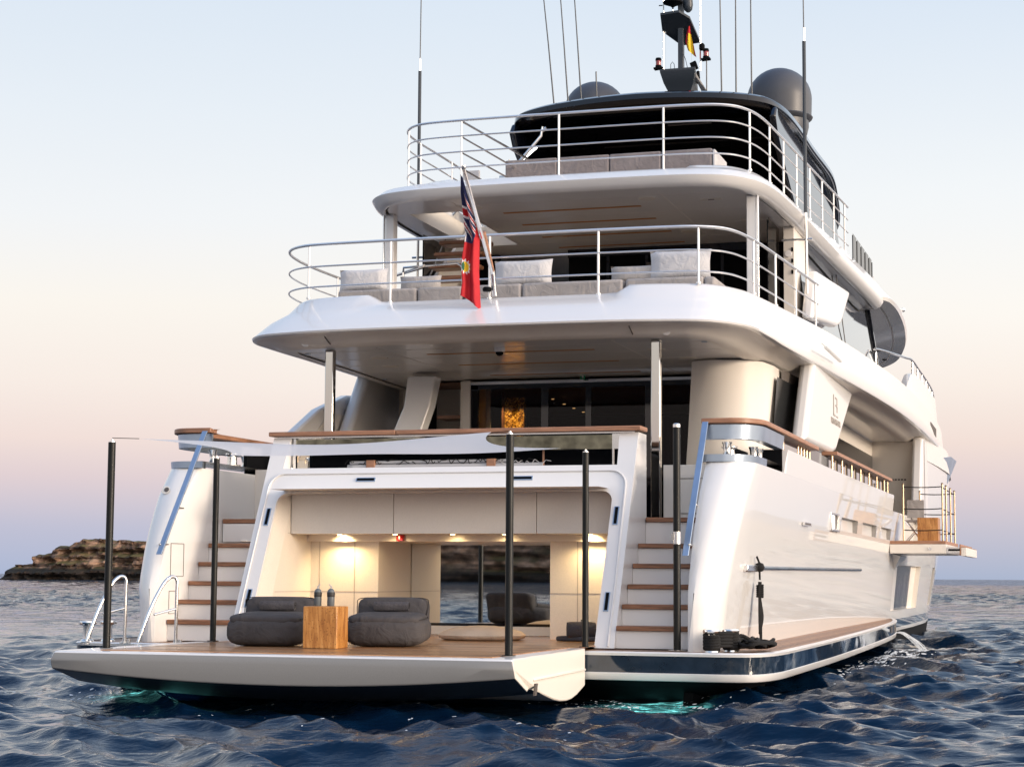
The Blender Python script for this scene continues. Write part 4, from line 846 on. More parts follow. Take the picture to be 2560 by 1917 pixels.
q = MB().m('black').box(-2.05, 2.05, 15.4, 15.5, 6.46, 8.5); q.m('seam').box(-1.9, 1.9, 15.38, 15.39, 7.6, 7.63); q.build('sun_deck_bulkhead', Y)
q = MB().m('darkglass'); q.quad((-2.02, 10.7, 8.385), (2.02, 10.7, 8.385), (2.02, 15.4, 8.385), (-2.02, 15.4, 8.385)); q.m('seam').box(.3, 1.0, 10.85, 10.9, 8.37, 8.383); q.build('hardtop_lining', Y)
# davit / tripod seen in front of the port leg
q = MB().m('steel').tube([(-1.60,9.0,7.5),(-1.26,9.0,7.88),(-1.24,9.0,8.02)], [.028,.022,.014], 8).tube([(-1.24,9,7.95),(-1.18,9,8.0)], .025, 6); q.m('bluesteel').tube([(-1.60,9.0,7.5),(-1.4,9.2,7.75)], .03, 6).box(-1.8,-1.55,8.6,9.1,7.17,7.21); q.build('sun_deck_shower', Y, smooth=40)
# domes
for s in (1, -1):
    q = MB().m('domegrey'); prof = [(.42, -.62), (.47, -.60), (.50, -.46)] 
    prof = [(.40, -.66), (.47, -.62), (.50, -.50), (.50, -.40), (.555, -.36), (.57, -.33), (.545, -.31), (.55, -.2), (.555, 0)] + [(.555*math.cos(a), .555*math.sin(a)*.98) for a in np.linspace(.12, math.pi/2, 10)]
    q.lathe((s*1.64, 13.7, 9.40), prof, 40); dm = q.build('satellite_dome', Y, smooth=40)
    q = MB().m('mastgrey').lathe((s*1.64, 13.7, 9.40), [(.30, -1.0), (.26, -.66)], 24); q.build('dome_pedestal', dm)
# mast
M = MB().m('mastgrey').box(-.045, .05, 13.25, 13.36, 8.5, 11.6); mo = M.build('radar_mast', Y, bevel=.01)
def plat(z, dz, w, l, nm, y0=13.0, ys=.55):
    q = MB().m('mastgrey')
    top = [(-w, y0, z), (w, y0, z), (w*1.1, y0+ys, z), (-w*1.1, y0+ys, z)]
    bot = [(-w*.8, y0+.04, z-.14), (w*.8, y0+.04, z-.14), (.1, y0+ys, z-dz), (-.1, y0+ys, z-dz)]
    q.loft([[(-w,y0,z),(w,y0,z),(w*.75,y0+ys,z),(-w*.75,y0+ys,z)], [(-w,y0,z-.05),(w,y0,z-.05),(w*.75,y0+ys,z-.05),(-w*.75,y0+ys,z-.05)], [(-w*.86,y0+.1,z-.22),(w*.86,y0+.1,z-.22),(.25,y0+ys,z-.30),(-.25,y0+ys,z-.30)], [(-.16,y0+.2,z-dz),(.16,y0+.2,z-dz),(.12,y0+ys,z-dz),(-.12,y0+ys,z-dz)]], True, True, True)
    return q.build(nm, mo, bevel=.006)
plat(9.90, .45, .31, 1, 'mast_platform')
q = MB().m('mastgrey').prism([(-.31, 13.05, 10.91), (.03, 13.0, 10.92), (.20, 13.1, 10.82), (.30, 13.5, 10.50), (-.05, 13.6, 10.50), (-.33, 13.3, 10.69)], (0, 0, -.04)); q.build('mast_shelf', mo)
q = MB().m('black').lathe((-.12, 13.2, 11.11), [(.01, -.14), (.012, -.08), (.05, -.05), (.17, 0), (.175, .02), (.14, .05), (.05, .07), (.001, .075)], 24); q.m('steel').tube([(-.12,13.2,10.92),(-.12,13.2,11.0)], .012, 6); q.build('gps_antenna', mo, smooth=40)
q = MB().m('mastgrey').lathe((.13, 13.3, 11.08), [(.03, -.12), (.07, -.08), (.085, .0), (.07, .2), (.07, .4)], 18); q.build('horn_antenna', mo, smooth=40)
for (x, y, z, k) in ((-.40, 13.3, 10.02, 0), (.44, 13.3, 10.12, 1)):
    q = MB().m('black').obox((x, y, z-.02), (.075, 0, .005), (0, .06, 0), (0, 0, .015)).lathe((x, y, z), [(.055, 0), (.055, .03), (.045, .035)], 16).lathe((x, y, z+.115), [(.05, 0), (.055, .02), (.045, .05), (.001, .055)], 16)
    q.m('redlens').lathe((x, y, z+.03), [(.046, 0), (.05, .02), (.046, .045), (.05, .065), (.046, .085)], 16); q.build('navigation_light', mo, smooth=30)
q = MB().m('black').lathe((.38, 13.25, 10.25), [(.04, 0), (.05, .02), (.05, .09), (.03, .12), (.001, .13)], 14); q.m('mastgrey').tube([(.45,13.3,10.1),(.45,13.3,9.2)], .012, 6).tube([(-.40,13.3,10.0),(-.3,13.3,9.9)], .014, 6); q.build('searchlight', mo, smooth=40)
q = MB().m('black').obox((.23,13.3,10.0),(.05,0,.02),(0,.05,0),(-.02,0,.06)).lathe((.3,13.3,9.78), [(.025,-.1),(.035,0),(.025,.12)], 10).m('mastgrey').tube([(-.16,13.2,9.9),(-.16,13.2,10.03),(-.13,13.2,10.07),(-.10,13.2,10.03),(-.09,13.2,9.9)], .006, 5).tube([(.06,13.2,10.2),(.10,13.2,10.1),(.14,13.2,9.92)], .006, 5); q.m('white').prism([(.27,13.02,9.88),(.47,13.5,9.5),(.34,13.5,9.55),(.22,13.0,9.88)], (0,.02,-.005)); q.build('mast_fitting', mo)
for x, zt_ in ((-.31, 12.4), (.34, 12.4)):
    q = MB().m('steel').tube([(x, 13.3, 9.9), (x, 13.3, zt_)], .014, 6); q.m('black').tube([(x, 13.3, 11.12 if x < 0 else 11.22), (x+(-.08 if x < 0 else .06), 13.3, 11.12 if x < 0 else 11.22)], .01, 5); q.build('mast_whip', mo)
q = MB().m('steel').tube([(-.27,13.3,9.92),(-.27,13.3,10.9)], .004, 4).tube([(.19,13.3,9.95),(.17,13.3,10.7)], .004, 4); q.build('flag_halyard', mo)
# whip aerials
AG = 'whip aerials on the black roof'
wa = [(-1.60,-1.86,8.50,'leftmost thin black whip aerial on the port side of the black roof'),(-1.37,-1.56,8.54,'middle thin black whip aerial of the three on the port side of the roof'),(-1.15,-1.32,8.56,'right hand thin black whip aerial of the port three, in front of the small dome'),
      (1.15,1.12,8.56,'leftmost thin black whip aerial of the three right of the mast'),(1.38,1.38,8.54,'middle thin black whip aerial of the three right of the mast'),(1.63,1.62,8.50,'thin black whip aerial rising in front of the large starboard dome')]
for x, x2, z, lab in wa:
    q = MB().m('mastgrey').tube([(x, 11.0, z), (x, 11.0, z+.08), ((x+x2)/2, 11.0, 9.9), (x2+(x2-x)*.5, 11.0, 12.3)], [.02, .015, .012, .007], 6); q.build('whip_aerial', Y, smooth=40)
for x, h in ((-.90, 9.38), (-.55, 9.0), (-.25, 8.72), (.12, 8.72)):
    q = MB().m('mastgrey').tube([(x, 11.0, 8.55), (x-.02, 11.0, h)], .013 if h > 9 else .006, 6); q.build('stub_aerial', Y)
for s in (1, -1):
    q = MB().m('mastgrey').tube([(s*2.89, 8.05, 6.30 if s > 0 else 6.2), (s*2.89, 8.05, 8.76)], .026, 8).tube([(s*2.89, 8.05, 8.76), (s*2.87, 8.05, 12)], .009, 6); q.m('steel').tube([(s*2.89,8.05,8.72),(s*2.89,8.05,8.95)], .014, 6)
    q.m('steel').tube([(s*2.90, 8.05, 5.15), (s*2.89, 8.05, 6.31)], .022, 8).tube([(s*2.55, 8.05, 5.92), (s*2.98, 8.05, 5.92)], .016, 6); q.build('tall_whip_aerial', Y, smooth=40)
# ================================================================== forward wheelhouse brow and raised bulwark
def brow_ring(z, ins):
    half = [(0,16.6),(1.6,16.6),(2.72,16.62),(3.05,16.75),(3.17,17.4),(3.16,19),(3.02,21.5),(2.72,24.4),(2.2,27.2),(1.3,29),(0,29.6)]
    return full_ring(half, lambda x, y: z, ins)
q = MB().m('white').loft([brow_ring(6.30, .03), brow_ring(6.36, 0), brow_ring(6.60, .22), brow_ring(6.78, .36), brow_ring(6.80, .6)]); q.build('wheelhouse_brow', Y, smooth=40)
r = brow_ring(6.30, .03); q = MB().m('browunder'); q.v += [tuple(p) for p in r]; q.face(range(len(r))); bu = q.build('brow_underside', Y)
r1 = brow_ring(6.295, .28); r2 = brow_ring(6.295, .31); q = MB().m('seamlight').loft([r1, r2]); q.build('brow_joint', bu)
for k in range(6): cdisc(2.35-.10*k*.6, 17.6+1.75*k, 6.298, .05, 'black', 'brow_light', bu, .01)
for s in (1,): q = MB().m('steel').lathe((3.15, 19.3, 6.42), [(.03,0),(.05,.03),(.05,.07),(.02,.08)], 10); q.build('side_lamp', bu)
for s in (1, -1):
    # raised bulwark
    BY = [13.3, 15.2, 16.8, 17.7, 18.3, 20, 22, 24, 26, 28, 30]; 
    def bx(y): return float(np.interp(y, [13, 17, 20, 24, 28, 30], [3.42, 3.42, 3.45, 3.38, 3.10, 2.85]))
    q = MB().m('white'); prev = None
    for y in BY:
        zt_ = float(np.interp(y, [13.3, 16.8, 17.7, 18.3, 30], [4.56, 4.66, 5.0, 5.10, 5.15])); z0 = 4.30
        cur = [(s*(bx(y)+.05), y, z0), (s*bx(y), y, zt_), (s*(bx(y)-.12), y, zt_), (s*(bx(y)-.12), y, 4.27)]
        if prev: 
            for a in range(3): q.quad(prev[a], cur[a], cur[a+1], prev[a+1])
        prev = cur
    q.build('raised_bulwark', Y, smooth=30)
    q = MB().m('steel'); ptz = 5.36
    rp_ = [(2.9, 16.5, 5.30), (2.95, 16.5, 5.36), (3.3, 17.9, ptz), (3.40, 18.4, ptz), (3.38, 20, ptz), (3.35, 22, ptz), (3.28, 24.5, ptz), (3.1, 27.2, ptz), (2.98, 28.6, ptz-.05)]
    q.tube(cr([(s*a, b_, z) for a, b_, z in rp_], 5), .022, 8); q.tube([(s*2.92,16.5,5.3),(s*2.92,16.5,4.55)], .018, 6)
    for y in (18.5, 19.8, 21.0, 22.2, 23.4, 24.6, 25.8, 27.0, 28.2): 
        X = float(np.interp(y, [18.4, 22, 24.5, 27.2, 28.6], [3.39, 3.34, 3.27, 3.09, 2.98])); q.tube([(s*X, y, ptz), (s*X, y, 5.05)], .016, 6)
    q.build('foredeck_rail', Y, smooth=40)
    q = MB().m('seam').prism([(s*3.545, 20.2, 4.18), (s*3.54, 22.0, 4.14), (s*3.55, 21.9, 4.30), (s*3.555, 20.5, 4.34)], (s*-.0+.0, .0, 0) if False else (s*.01, 0, 0)); q.build('side_scupper', Y)
    # wheelhouse sides behind the brow
q = MB().m('darkglass').prism([(-2.42,17.2,4.5),(2.42,17.2,4.5),(1.9,25,4.5),(-1.9,25,4.5)], (0,0,1.79)); q.build('wheelhouse', Y)
# ================================================================== THINGS ON BOARD
BZ = .531   # bathing platform teak
for x, y, h, lab in ((-1.93,-2.65,2.42,'black awning pole at the outer left corner of the bathing platform'),
                     (1.89,-2.65,2.43,'black awning pole at the outer right corner of the bathing platform'),
                     (-1.90,-.55,2.40,'black awning pole at the inner left corner, in front of the port stairs'),
                     (1.96,-.40,2.42,'black awning pole by the right foot of the white transom frame')):
    t = thing('awning_pole', lab, 'pole', (x, y, BZ), 'awning poles on the bathing platform')
    q = MB().m('poleblack').tube([(0,0,0), (0,0,h-BZ-.02)], .034 if y < -1 else .031, 20); q.build('pole', t, smooth=40)
    q = MB().m('steel').lathe((0,0,h-BZ-.022), [(.03,0),(.03,.01),(.012,.015),(.012,.03),(.001,.032)], 14); q.build('end_cap', t, smooth=40)
    q = MB().m('poleblack').lathe((0,0,0), [(.06,0),(.06,.006),(.04,.008)], 20); q.build('base_ring', t)
t = thing('awning_pole', 'black pole with steel cap and steel middle joint beside the starboard stairs', 'pole', (2.76, .06, PZ))
q = MB().m('poleblack').tube([(0,0,0), (0,0,1.03)], .036, 20).tube([(0,0,1.15),(0,0,2.17)], .036, 20); q.build('pole', t, smooth=40)
q = MB().m('steel').tube([(0,0,1.03),(0,0,1.15)], .037, 20).obox((-.04,-.02,1.10),(.012,0,0),(0,.012,0),(0,0,.035)); q.build('joint', t, smooth=40)
q = MB().m('steel').lathe((0,0,2.17), [(.037,0),(.037,.03),(.025,.04),(.001,.042)], 20); q.build('end_cap', t, smooth=40)
q = MB().m('steel').lathe((0,0,0), [(.09,0),(.09,.005),(.04,.008)], 20); q.build('base_ring', t)
# sun sail
C4 = [Vector((-1.93,-2.65,2.44)), Vector((1.89,-2.65,2.44)), Vector((1.96,-.40,2.43)), Vector((-1.90,-.55,2.41))]
cen = sum(C4, Vector())/4; K = [p.lerp(cen, .11) for p in C4]; n = 24; q = MB().m('sail'); idx = {}
for i in range(n+1):
    for j in range(n+1):
        u = i/n; v = j/n
        p = K[0]*(1-u)*(1-v)+K[1]*u*(1-v)+K[2]*u*v+K[3]*(1-u)*v
        cv = 4*u*(1-u)*(abs(2*v-1)**3); cu_ = 4*v*(1-v)*(abs(2*u-1)**3)
        p = p + (cen-p)*(.0) + Vector((0, (.30 if v < .5 else -.30)*cv, 0)) + Vector(((.30 if u < .5 else -.30)*cu_, 0, 0))
        p.z += -.05*(1-(2*u-1)**2) - .02*(1-(2*v-1)**2)+.01*math.sin(9*u+4*v)
        idx[i, j] = len(q.v); q.v.append(tuple(p))
for i in range(n):
    for j in range(n): q.face([idx[a, b] for a, b in ((i,j),(i+1,j),(i+1,j+1),(i,j+1))])
sl_ = q.build('sun_sail', None, smooth=80); tag(sl_, 'translucent white sun sail stretched between the black poles over the bathing platform', 'sun sail')
q = MB().m('rope')
for a, b in zip(C4, K): q.tube([a, b], .004, 4)
q.build('sail_cord', sl_)
# loungers
def lounger(lab, loc, rz, rep=None):
    t = thing('bean_bag_lounger', lab, 'bean bag', loc, 'charcoal bean bag loungers', rz)
    # body: pillow-like base, front towards -y
    def blob(c_, hx_, hy_, hz_, e=.45, n=20, m_ = 18, shear=0, droop=0, e2=None):
        q = MB().m('pouf'); e2 = e2 or e; f = lambda w, ee: math.copysign(abs(w)**ee, w); rings = []
        for a in np.linspace(-math.pi/2+.02, math.pi/2-.02, m_):
            r = []
            for k in range(2*n):
                b = math.pi*k/n
                x = hx_*f(math.cos(a), e)*f(math.cos(b), e2); y = hy_*f(math.cos(a), e)*f(math.sin(b), e2); z = hz_*f(math.sin(a), e)
                wr = 1+.012*math.sin(7*b+3*a)+.010*math.sin(13*b+5*a)
                r.append((c_[0]+x*wr, c_[1]+y*wr+shear*(z+hz_), c_[2]+z+droop*(y/hy_)))
            rings.append(r)
        q.loft(rings, True, True, True); return q
    blob((0,0,.150), .385, .43, .150, .56, e2=.45, droop=.015).build('body', t, smooth=80)
    blob((0,.24,.285), .345, .12, .175, .34, shear=.30, e2=.36).build('backrest', t, smooth=80)
    blob((0,-.06,.262), .355, .34, .055, .6, e2=.42, droop=.015).build('seat_pad', t, smooth=80)
    q = MB().m('poufpipe'); pts = []
    for k in range(32):
        b = 2*math.pi*k/32; f = lambda w: math.copysign(abs(w)**.42, w); pts.append((.362*f(math.cos(b)), .365*f(math.sin(b))-.02, .262+.016*math.sin(b)))
    q.tube(pts, .0045, 5, closed=True)
    arc_ = [(-.335, .18, .26), (-.348, .25, .38), (-.315, .275, .448), (0, .28, .452), (.315, .275, .448), (.348, .25, .38), (.335, .18, .26)]
    q.tube(cr(arc_, 5), .0045, 5); q.build('piping', t, smooth=60); return t
def towel_roll(lab, loc, rz, w=.34, r=.045, grp=None):
    t = thing('rolled_towel', lab, 'towel', loc, grp, rz)
    q = MB().m('towel'); rings = []
    for x in np.linspace(-w/2, w/2, 7):
        rr = r*(1 if abs(x) < w/2-.01 else .93)
        rings.append([(x, (rr+.003*math.sin(5*a))*math.cos(a), (rr+.003*math.cos(3*a))*math.sin(a)) for a in np.linspace(0, 2*math.pi, 20, endpoint=False)])
    q.loft(rings, True, True, True); q.build('roll', t, smooth=50)
    sp2 = [( (w/2+.002), (r*.9-.0022*k)*math.cos(k*.6), (r*.9-.0022*k)*math.sin(k*.6)) for k in range(17)]
    q = MB().m('poufpipe').tube(sp2, .003, 4); q.build('spiral_edge', t); return t
lounger('charcoal bean bag lounger left of the wooden side table', (-.90, -1.30, BZ), math.radians(9))
lounger('charcoal bean bag lounger right of the wooden side table, in front of the mirror door', (.14, -.92, BZ), math.radians(12))
towel_roll('charcoal towel roll lying on the left bean bag lounger', (-.90, -1.20, BZ+.375), math.radians(9), grp='towels on the loungers')
towel_roll('charcoal towel roll lying on the right bean bag lounger', (.13, -.82, BZ+.375), math.radians(12), grp='towels on the loungers')
towel_roll('charcoal towel roll on folded towels by the right wall of the beach club', (1.46, 1.30, .645), math.radians(20), .30, .085)
q = MB().m('towel').box(-.26, .28, -.10, .12, 0, .05); o = q.build('folded_towel', None, bevel=.02, seg=3); o.location = (1.46, 1.33, .528); tag(o, 'dark folded towel on the teak floor under the towel roll', 'towel')
# wood stump table
t = tag((lambda o: o)(MB().m('stumpwood').box(-.165,.165,-.165,.165,0,.385).build('side_table', None, bevel=.008)), 'square solid wood block side table between the two bean bag loungers', 'table'); t.location = (-.17, -1.74, BZ+.001); t.rotation_euler = (0,0,math.radians(4))
for x, lab in ((-.235, 'grey sea scooter shaped bottle on the left of the wooden side table'), (-.105, 'grey bottle on the right of the wooden side table')):
    lab = lab.replace('sea scooter shaped bottle', 'bottle')
    t = thing('pump_bottle', lab, 'bottle', (x, -1.78, BZ+.387), 'grey bottles on the side table')
    q = MB().m('bottle').lathe((0,0,0), [(.030,0),(.034,.005),(.034,.125),(.030,.145),(.018,.158),(.010,.162)], 20); q.build('body', t, smooth=40)
    q = MB().m('bottlegrip').lathe((0,0,.085), [(.0345,0),(.0365,.003),(.0365,.040),(.0345,.043)], 20); q.build('grip_band', t, smooth=40)
    s_ = 1 if x < -.2 else -1
    q = MB().m('chairwhite').tube([(0,0,.160),(0,0,.178),(s_*.018,0,.20)], .006, 6).obox((s_*.006,0,.186),(.016,0,s_*.012),(0,.005,0),(0,0,.005)); q.build('pump', t)
# tan round pouf in the beach club
q = MB().m('tan').lathe((0,0,0), [(.40,0),(.46,.02),(.47,.05),(.42,.09),(.30,.125),(.15,.145),(.001,.15)], 40); o = q.build('floor_cushion', None, smooth=60); o.location = (.37, 1.28, .528); tag(o, 'low round tan floor cushion in front of the mirror door', 'cushion')
# boarding handrails
for x, lab in ((-3.00, 'polished steel boarding handrail nearest the sea on the port platform'), (-2.42, 'polished steel boarding handrail beside the foot of the port stairs')):
    t = thing('boarding_handrail', lab, 'handrail', (x, -.70, PZ), 'boarding handrails on the port platform')
    q = MB().m('steel').tube(cr([(-.08,-.30,.03),(-.02,-.18,.35),(.035,-.05,.58),(.075,.02,.665),(.115,.06,.68),(.14,.08,.64),(.14,.08,.5),(.14,.08,.03)], 5), .018, 10).tube([(.0,-.13,.30),(.14,.08,.36)], .012, 8); q.build('rail', t, smooth=40)
    q = MB().m('steel').lathe((.14,.08,0), [(.055,0),(.055,.015),(.025,.02),(.025,.05)], 14).lathe((.19,.08,0), [(.02,0),(.02,.05)], 10).lathe((-.08,-.30,0), [(.04,0),(.04,.01),(.02,.012)], 14); q.build('foot', t, smooth=40)
# bitts
def bitts(name, lab, loc, rz, parent=None):
    t = thing(name, lab, 'bollard', loc, None, rz)
    for x in (-.14, .14):
        q = MB().m('steel').lathe((x,0,0), [(.075,0),(.07,.015),(.048,.03),(.043,.12),(.05,.17),(.078,.185),(.085,.20),(.078,.215),(.001,.22)], 22).tube([(x-.11,0,.195),(x+.11,0,.195)], .016, 8); q.build('post', t, smooth=35)
    return t
bitts('mooring_bollard', 'polished steel twin bollard on the outer edge of the port platform', (-3.38, -.25, PZ), math.radians(70))
bitts('mooring_bollard', 'polished steel twin bollard wrapped in black rope on the starboard platform corner', (3.22, -.08, PZ), math.radians(60))
# black mooring rope: turns on the bollard, heap beside it
q = MB(); q.m('rope')
random.seed(3)
def coil(c_, r, z0, z1, turns, rr=.016):
    return [(c_[0]+(r+.006*math.sin(7*a))*math.cos(a), c_[1]+(r+.006*math.cos(5*a))*math.sin(a), z0+(z1-z0)*a/(2*math.pi*turns)) for a in np.linspace(0, 2*math.pi*turns, int(16*turns))]
B1 = (3.15, -.20); B2 = (3.29, .04)
q.tube(coil(B1, .066, PZ+.02, PZ+.15, 5), .018, 6).tube(coil(B2, .066, PZ+.02, PZ+.15, 5), .018, 6)
for k in range(5):
    a = k*.03; q.tube(cr([(B1[0]-.07, B1[1]-.05, PZ+.04+a), ((B1[0]+B2[0])/2+.03, (B1[1]+B2[1])/2-.05, PZ+.06+a), (B2[0]+.06, B2[1]+.04, PZ+.05+a), (B2[0]-.05, B2[1]+.06, PZ+.05+a)], 5), .017, 6)
hp_ = []
for k in range(90):
    a = k*.55; r = .10+.05*math.sin(k*1.7); hp_.append((3.45+.11*math.cos(a)*(1+.3*math.sin(k*.9)) + .10*math.sin(k*.13), .32+.22*math.sin(a)+.20*math.sin(k*.21), PZ+.03+.028*(1+math.sin(k*.7))+.03*math.exp(-((k%30)-15)**2/60)))
q.tube(cr(hp_, 4), .018, 6)
hp2 = [(3.30,.12,PZ+.1),(3.36,.2,PZ+.15),(3.45,.3,PZ+.10),(3.42,.5,PZ+.12),(3.5,.72,PZ+.04)]
q.tube(cr(hp2, 5), .018, 6)
o = q.build('mooring_rope', None, smooth=60); tag(o, 'black mooring rope wound on the starboard bollard and heaped beside it', 'rope')
# hanging rope at the rub rail
q = MB().m('rope'); HX = 3.275; HY = 1.78
q.lathe((HX, HY, 1.31), [(.001,-.05),(.04,-.035),(.055,0),(.04,.04),(.001,.055)], 12).tube([(HX-.01,HY-.1,1.42),(HX,HY-.02,1.36),(HX,HY,1.3),(HX,HY+.01,1.18)], .012, 6)
for k in range(6): q.tube(coil((HX, HY+.01), .030, 1.00+.022*k, 1.015+.022*k, 1.05), .011, 5)
for k in range(5):
    dy = -.035+.017*k
    q.tube(cr([(HX+.01*math.sin(k*2), HY+dy*.5, 1.16), (HX, HY+dy, 1.0), (HX+.006*k, HY+dy*1.2, .80), (HX+.004, HY+dy*1.3-.01, .66-.02*(k%2)), (HX, HY+dy*1.0, .62)], 6), .011, 6)
q.tube(cr([(HX, HY+.02, 1.1), (HX, HY+.075, .85), (HX, HY+.085, .58), (HX, HY+.05, .535), (HX, HY+.015, .60), (HX, HY, .72)], 6), .010, 6)
q.tube(cr([(HX, HY-.02, .95), (HX+.01, HY-.04, .7), (HX+.03, HY-.10, .54), (3.42, HY-.5, PZ+.05)], 6), .010, 6)
o = q.build('hanging_rope', None, smooth=60); tag(o, 'black coiled rope hanging from the end of the hull rub rail', 'rope')
# ensign: staff is yacht furniture, flag its own thing
q = MB().m('steel').tube([(0.0, 2.80, 4.47), (0.0, 2.70, 4.75)], .03, 10); q.m('steel').tube([(0,2.72,4.70),(.0,1.62,5.73)], .020, 8).lathe((0,1.62,5.73), [(.02,0),(.03,.02),(.03,.04),(.001,.05)], 10); q.m('teakcap').tube([(0,2.72,4.72),(0,2.35,5.15)], .027, 8); q.m('black').lathe((-.08,2.75,4.52), [(.05,0),(.055,.03),(.04,.05)], 12); q.build('ensign_staff', Y, smooth=40)
def staff(s): return Vector((0, 1.62+(2.72-1.62)*s, 5.73-(5.73-4.70)*s))
FL = MB(); nu, nv = 44, 120; L = 1.42; idx = {}
# drape: nv along fall (top hoist corner down), nu across the gathered width
for j in range(nv+1):
    v = j/nv; s_ = min(1, v*1.0)
    zc = 5.65-L*v
    # hoist edge follows staff for first part and then hangs free
    st_ = staff(min(.64, (5.73-zc)/1.03)) if zc > 5.08 else staff(.64)+Vector((0,0,zc-5.07))
    wdt = float(np.interp(v, [0, .12, .35, .6, .8, .93, 1.0], [.012, .045, .080, .098, .090, .105, .08]))
    for i in range(nu+1):
        u = i/nu; fold = .035*math.sin(u*9.5+1.0+1.2*v)*min(1, v*4)
        x = -.03 - wdt*2*(u) + .02*u*math.sin(v*5); 
        xx = st_.x + x + float(np.interp(v, [0,.4,.7,1], [0,0,.0,.03])); yy = min(st_.y, 2.38)-.03+fold-.04*v
        if v > .72: xx += .0
        zz = zc + (.04*u if v < .9 else .04*u + (v-.9)*1.1*u*1.0)
        idx[i, j] = len(FL.v); FL.v.append((xx, yy, zz))
def flagcol(u, v):
    # gathered ensign: union flag canton near the top, red field, badge on the fly side
    if v < .47 and v < .22+.42*u + .08:
        a = (u*1.0, v/.47)
        if abs(v-.25) < .022 and u > .42: return 'red'
        if abs(v-.25) < .040 and u > .42: return 'flagwhite'
        d1 = (v-.16) - .32*(u-.05); d2 = (v-.44)+.28*(1-u)*1.2
        if u < .55:
            for c0 in (.14, .23, .31):
                d = v-c0-.10*(.5-u)*2
                if abs(d) < .012: return 'red'
                if abs(d) < .023: return 'flagwhite'
        else:
            d = (v-.37)-.22*(.8-u)
            if abs(d) < .010: return 'red'
            if abs(d) < .03: return 'flagwhite'
            if u > .93 and v > .38: return 'flagwhite'
        return 'flagnavy'
    dx = (u-.82)/.20; dy = (v-.665)/.048; r = math.hypot(dx, dy); an = math.atan2(dy, dx)
    if r < .55 and u > .85: return 'green'
    if r < .85: return 'yellow' if u < .86 else 'green'
    if r < 1.15+.2*math.sin(an*11): return 'flagwhite'
    return 'red'
for j in range(nv):
    for i in range(nu):
        FL.m(flagcol((i+.5)/nu, (j+.5)/nv)); FL.face([idx[a, b] for a, b in ((i,j),(i+1,j),(i+1,j+1),(i,j+1))])
o = FL.build('ensign_flag', None, smooth=80); tag(o, 'red ensign flag hanging in folds from the sloping staff at the stern', 'flag')
# courtesy flag on the mast
q = MB(); n = 16; idx = {}
P0 = Vector((.165, 13.2, 10.68)); 
for j in range(n+1):
    for i in range(n+1):
        u = i/n; v = j/n; w = .02+.13*min(1, v*1.6)
        idx[i, j] = len(q.v); q.v.append((P0.x-.06*v*(1-v)*2+.05*v + w*(u-.45), P0.y+.02*math.sin(u*8+3*v), P0.z-.50*v-.14*(.5-u)*(-1)*v))
for j in range(n):
    for i in range(n):
        u = (i+.5)/n; v = (j+.5)/n
        q.m('yellow' if .30 < u+.55*(v-.5) < .98 and v > .25 else 'red'); q.face([idx[a, b] for a, b in ((i,j),(i+1,j),(i+1,j+1),(i,j+1))])
o = q.build('courtesy_flag', None, smooth=80); tag(o, 'small red and yellow flag hanging from the mast halyard', 'flag')
# bundle of awning poles lying on the transom beam
for k, (y, z, r, x0, x1) in enumerate(((1.42,2.40,.022,-1.20,1.0),(1.47,2.405,.022,-1.28,.78),(1.445,2.445,.02,-1.24,.62))):
    q = MB().m('chairwhite').tube([(x0,y,z),(x1,y,z+.004)], r, 10); o = q.build('spare_pole', None, smooth=40)
    tag(o, ['grey spare awning pole lying nearest the edge on the transom beam','grey spare awning pole lying at the back of the bundle on the transom beam','grey spare awning pole lying on top of the other two on the transom beam'][k], 'pole', 'spare poles lying on the transom beam')
for k, x in enumerate((-.98, .42)):
    q = MB().m('teakcap').box(x-.05, x+.05, 1.38, 1.50, 2.375, 2.47); o = q.build('wooden_block', None, bevel=.006); tag(o, ['small wooden block clamping the left end of the spare poles','small wooden block clamping the right end of the spare poles'][k], 'block', 'wooden blocks on the spare poles')
q = MB().m('rope'); random.seed(5)
pts = [(-1.3+.03*k, 1.40+.05*random.random(), 2.42+.055*random.random()*(1 if k % 7 else .2)) for k in range(74)]
q.tube(cr(pts, 3), .005, 4); q.m('chairwhite').tube(cr([(x+.2, y-.02, z-.02) for x, y, z in pts[50:]], 3), .004, 4); o = q.build('lashing_cord', None); tag(o, 'thin tangled cord around the spare poles on the transom beam', 'cord')
q = MB().m('teakcap').tube([(1.0,1.43,2.37),(1.0,1.43,2.60)], .012, 8); o = q.build('wooden_peg', None); tag(o, 'short upright wooden peg right of the spare poles', 'peg')
# underwater lights
for k, (x, y, z) in enumerate(((2.9,1.2,-.12),(-2.2,-.9,-.12))):
    q = MB().m('ledteal').lathe((x, y, z), [(.06, 0), (.06, -.02), (.001, -.03)], 16, (0, 1, 0)); q.build('underwater_light', Y)
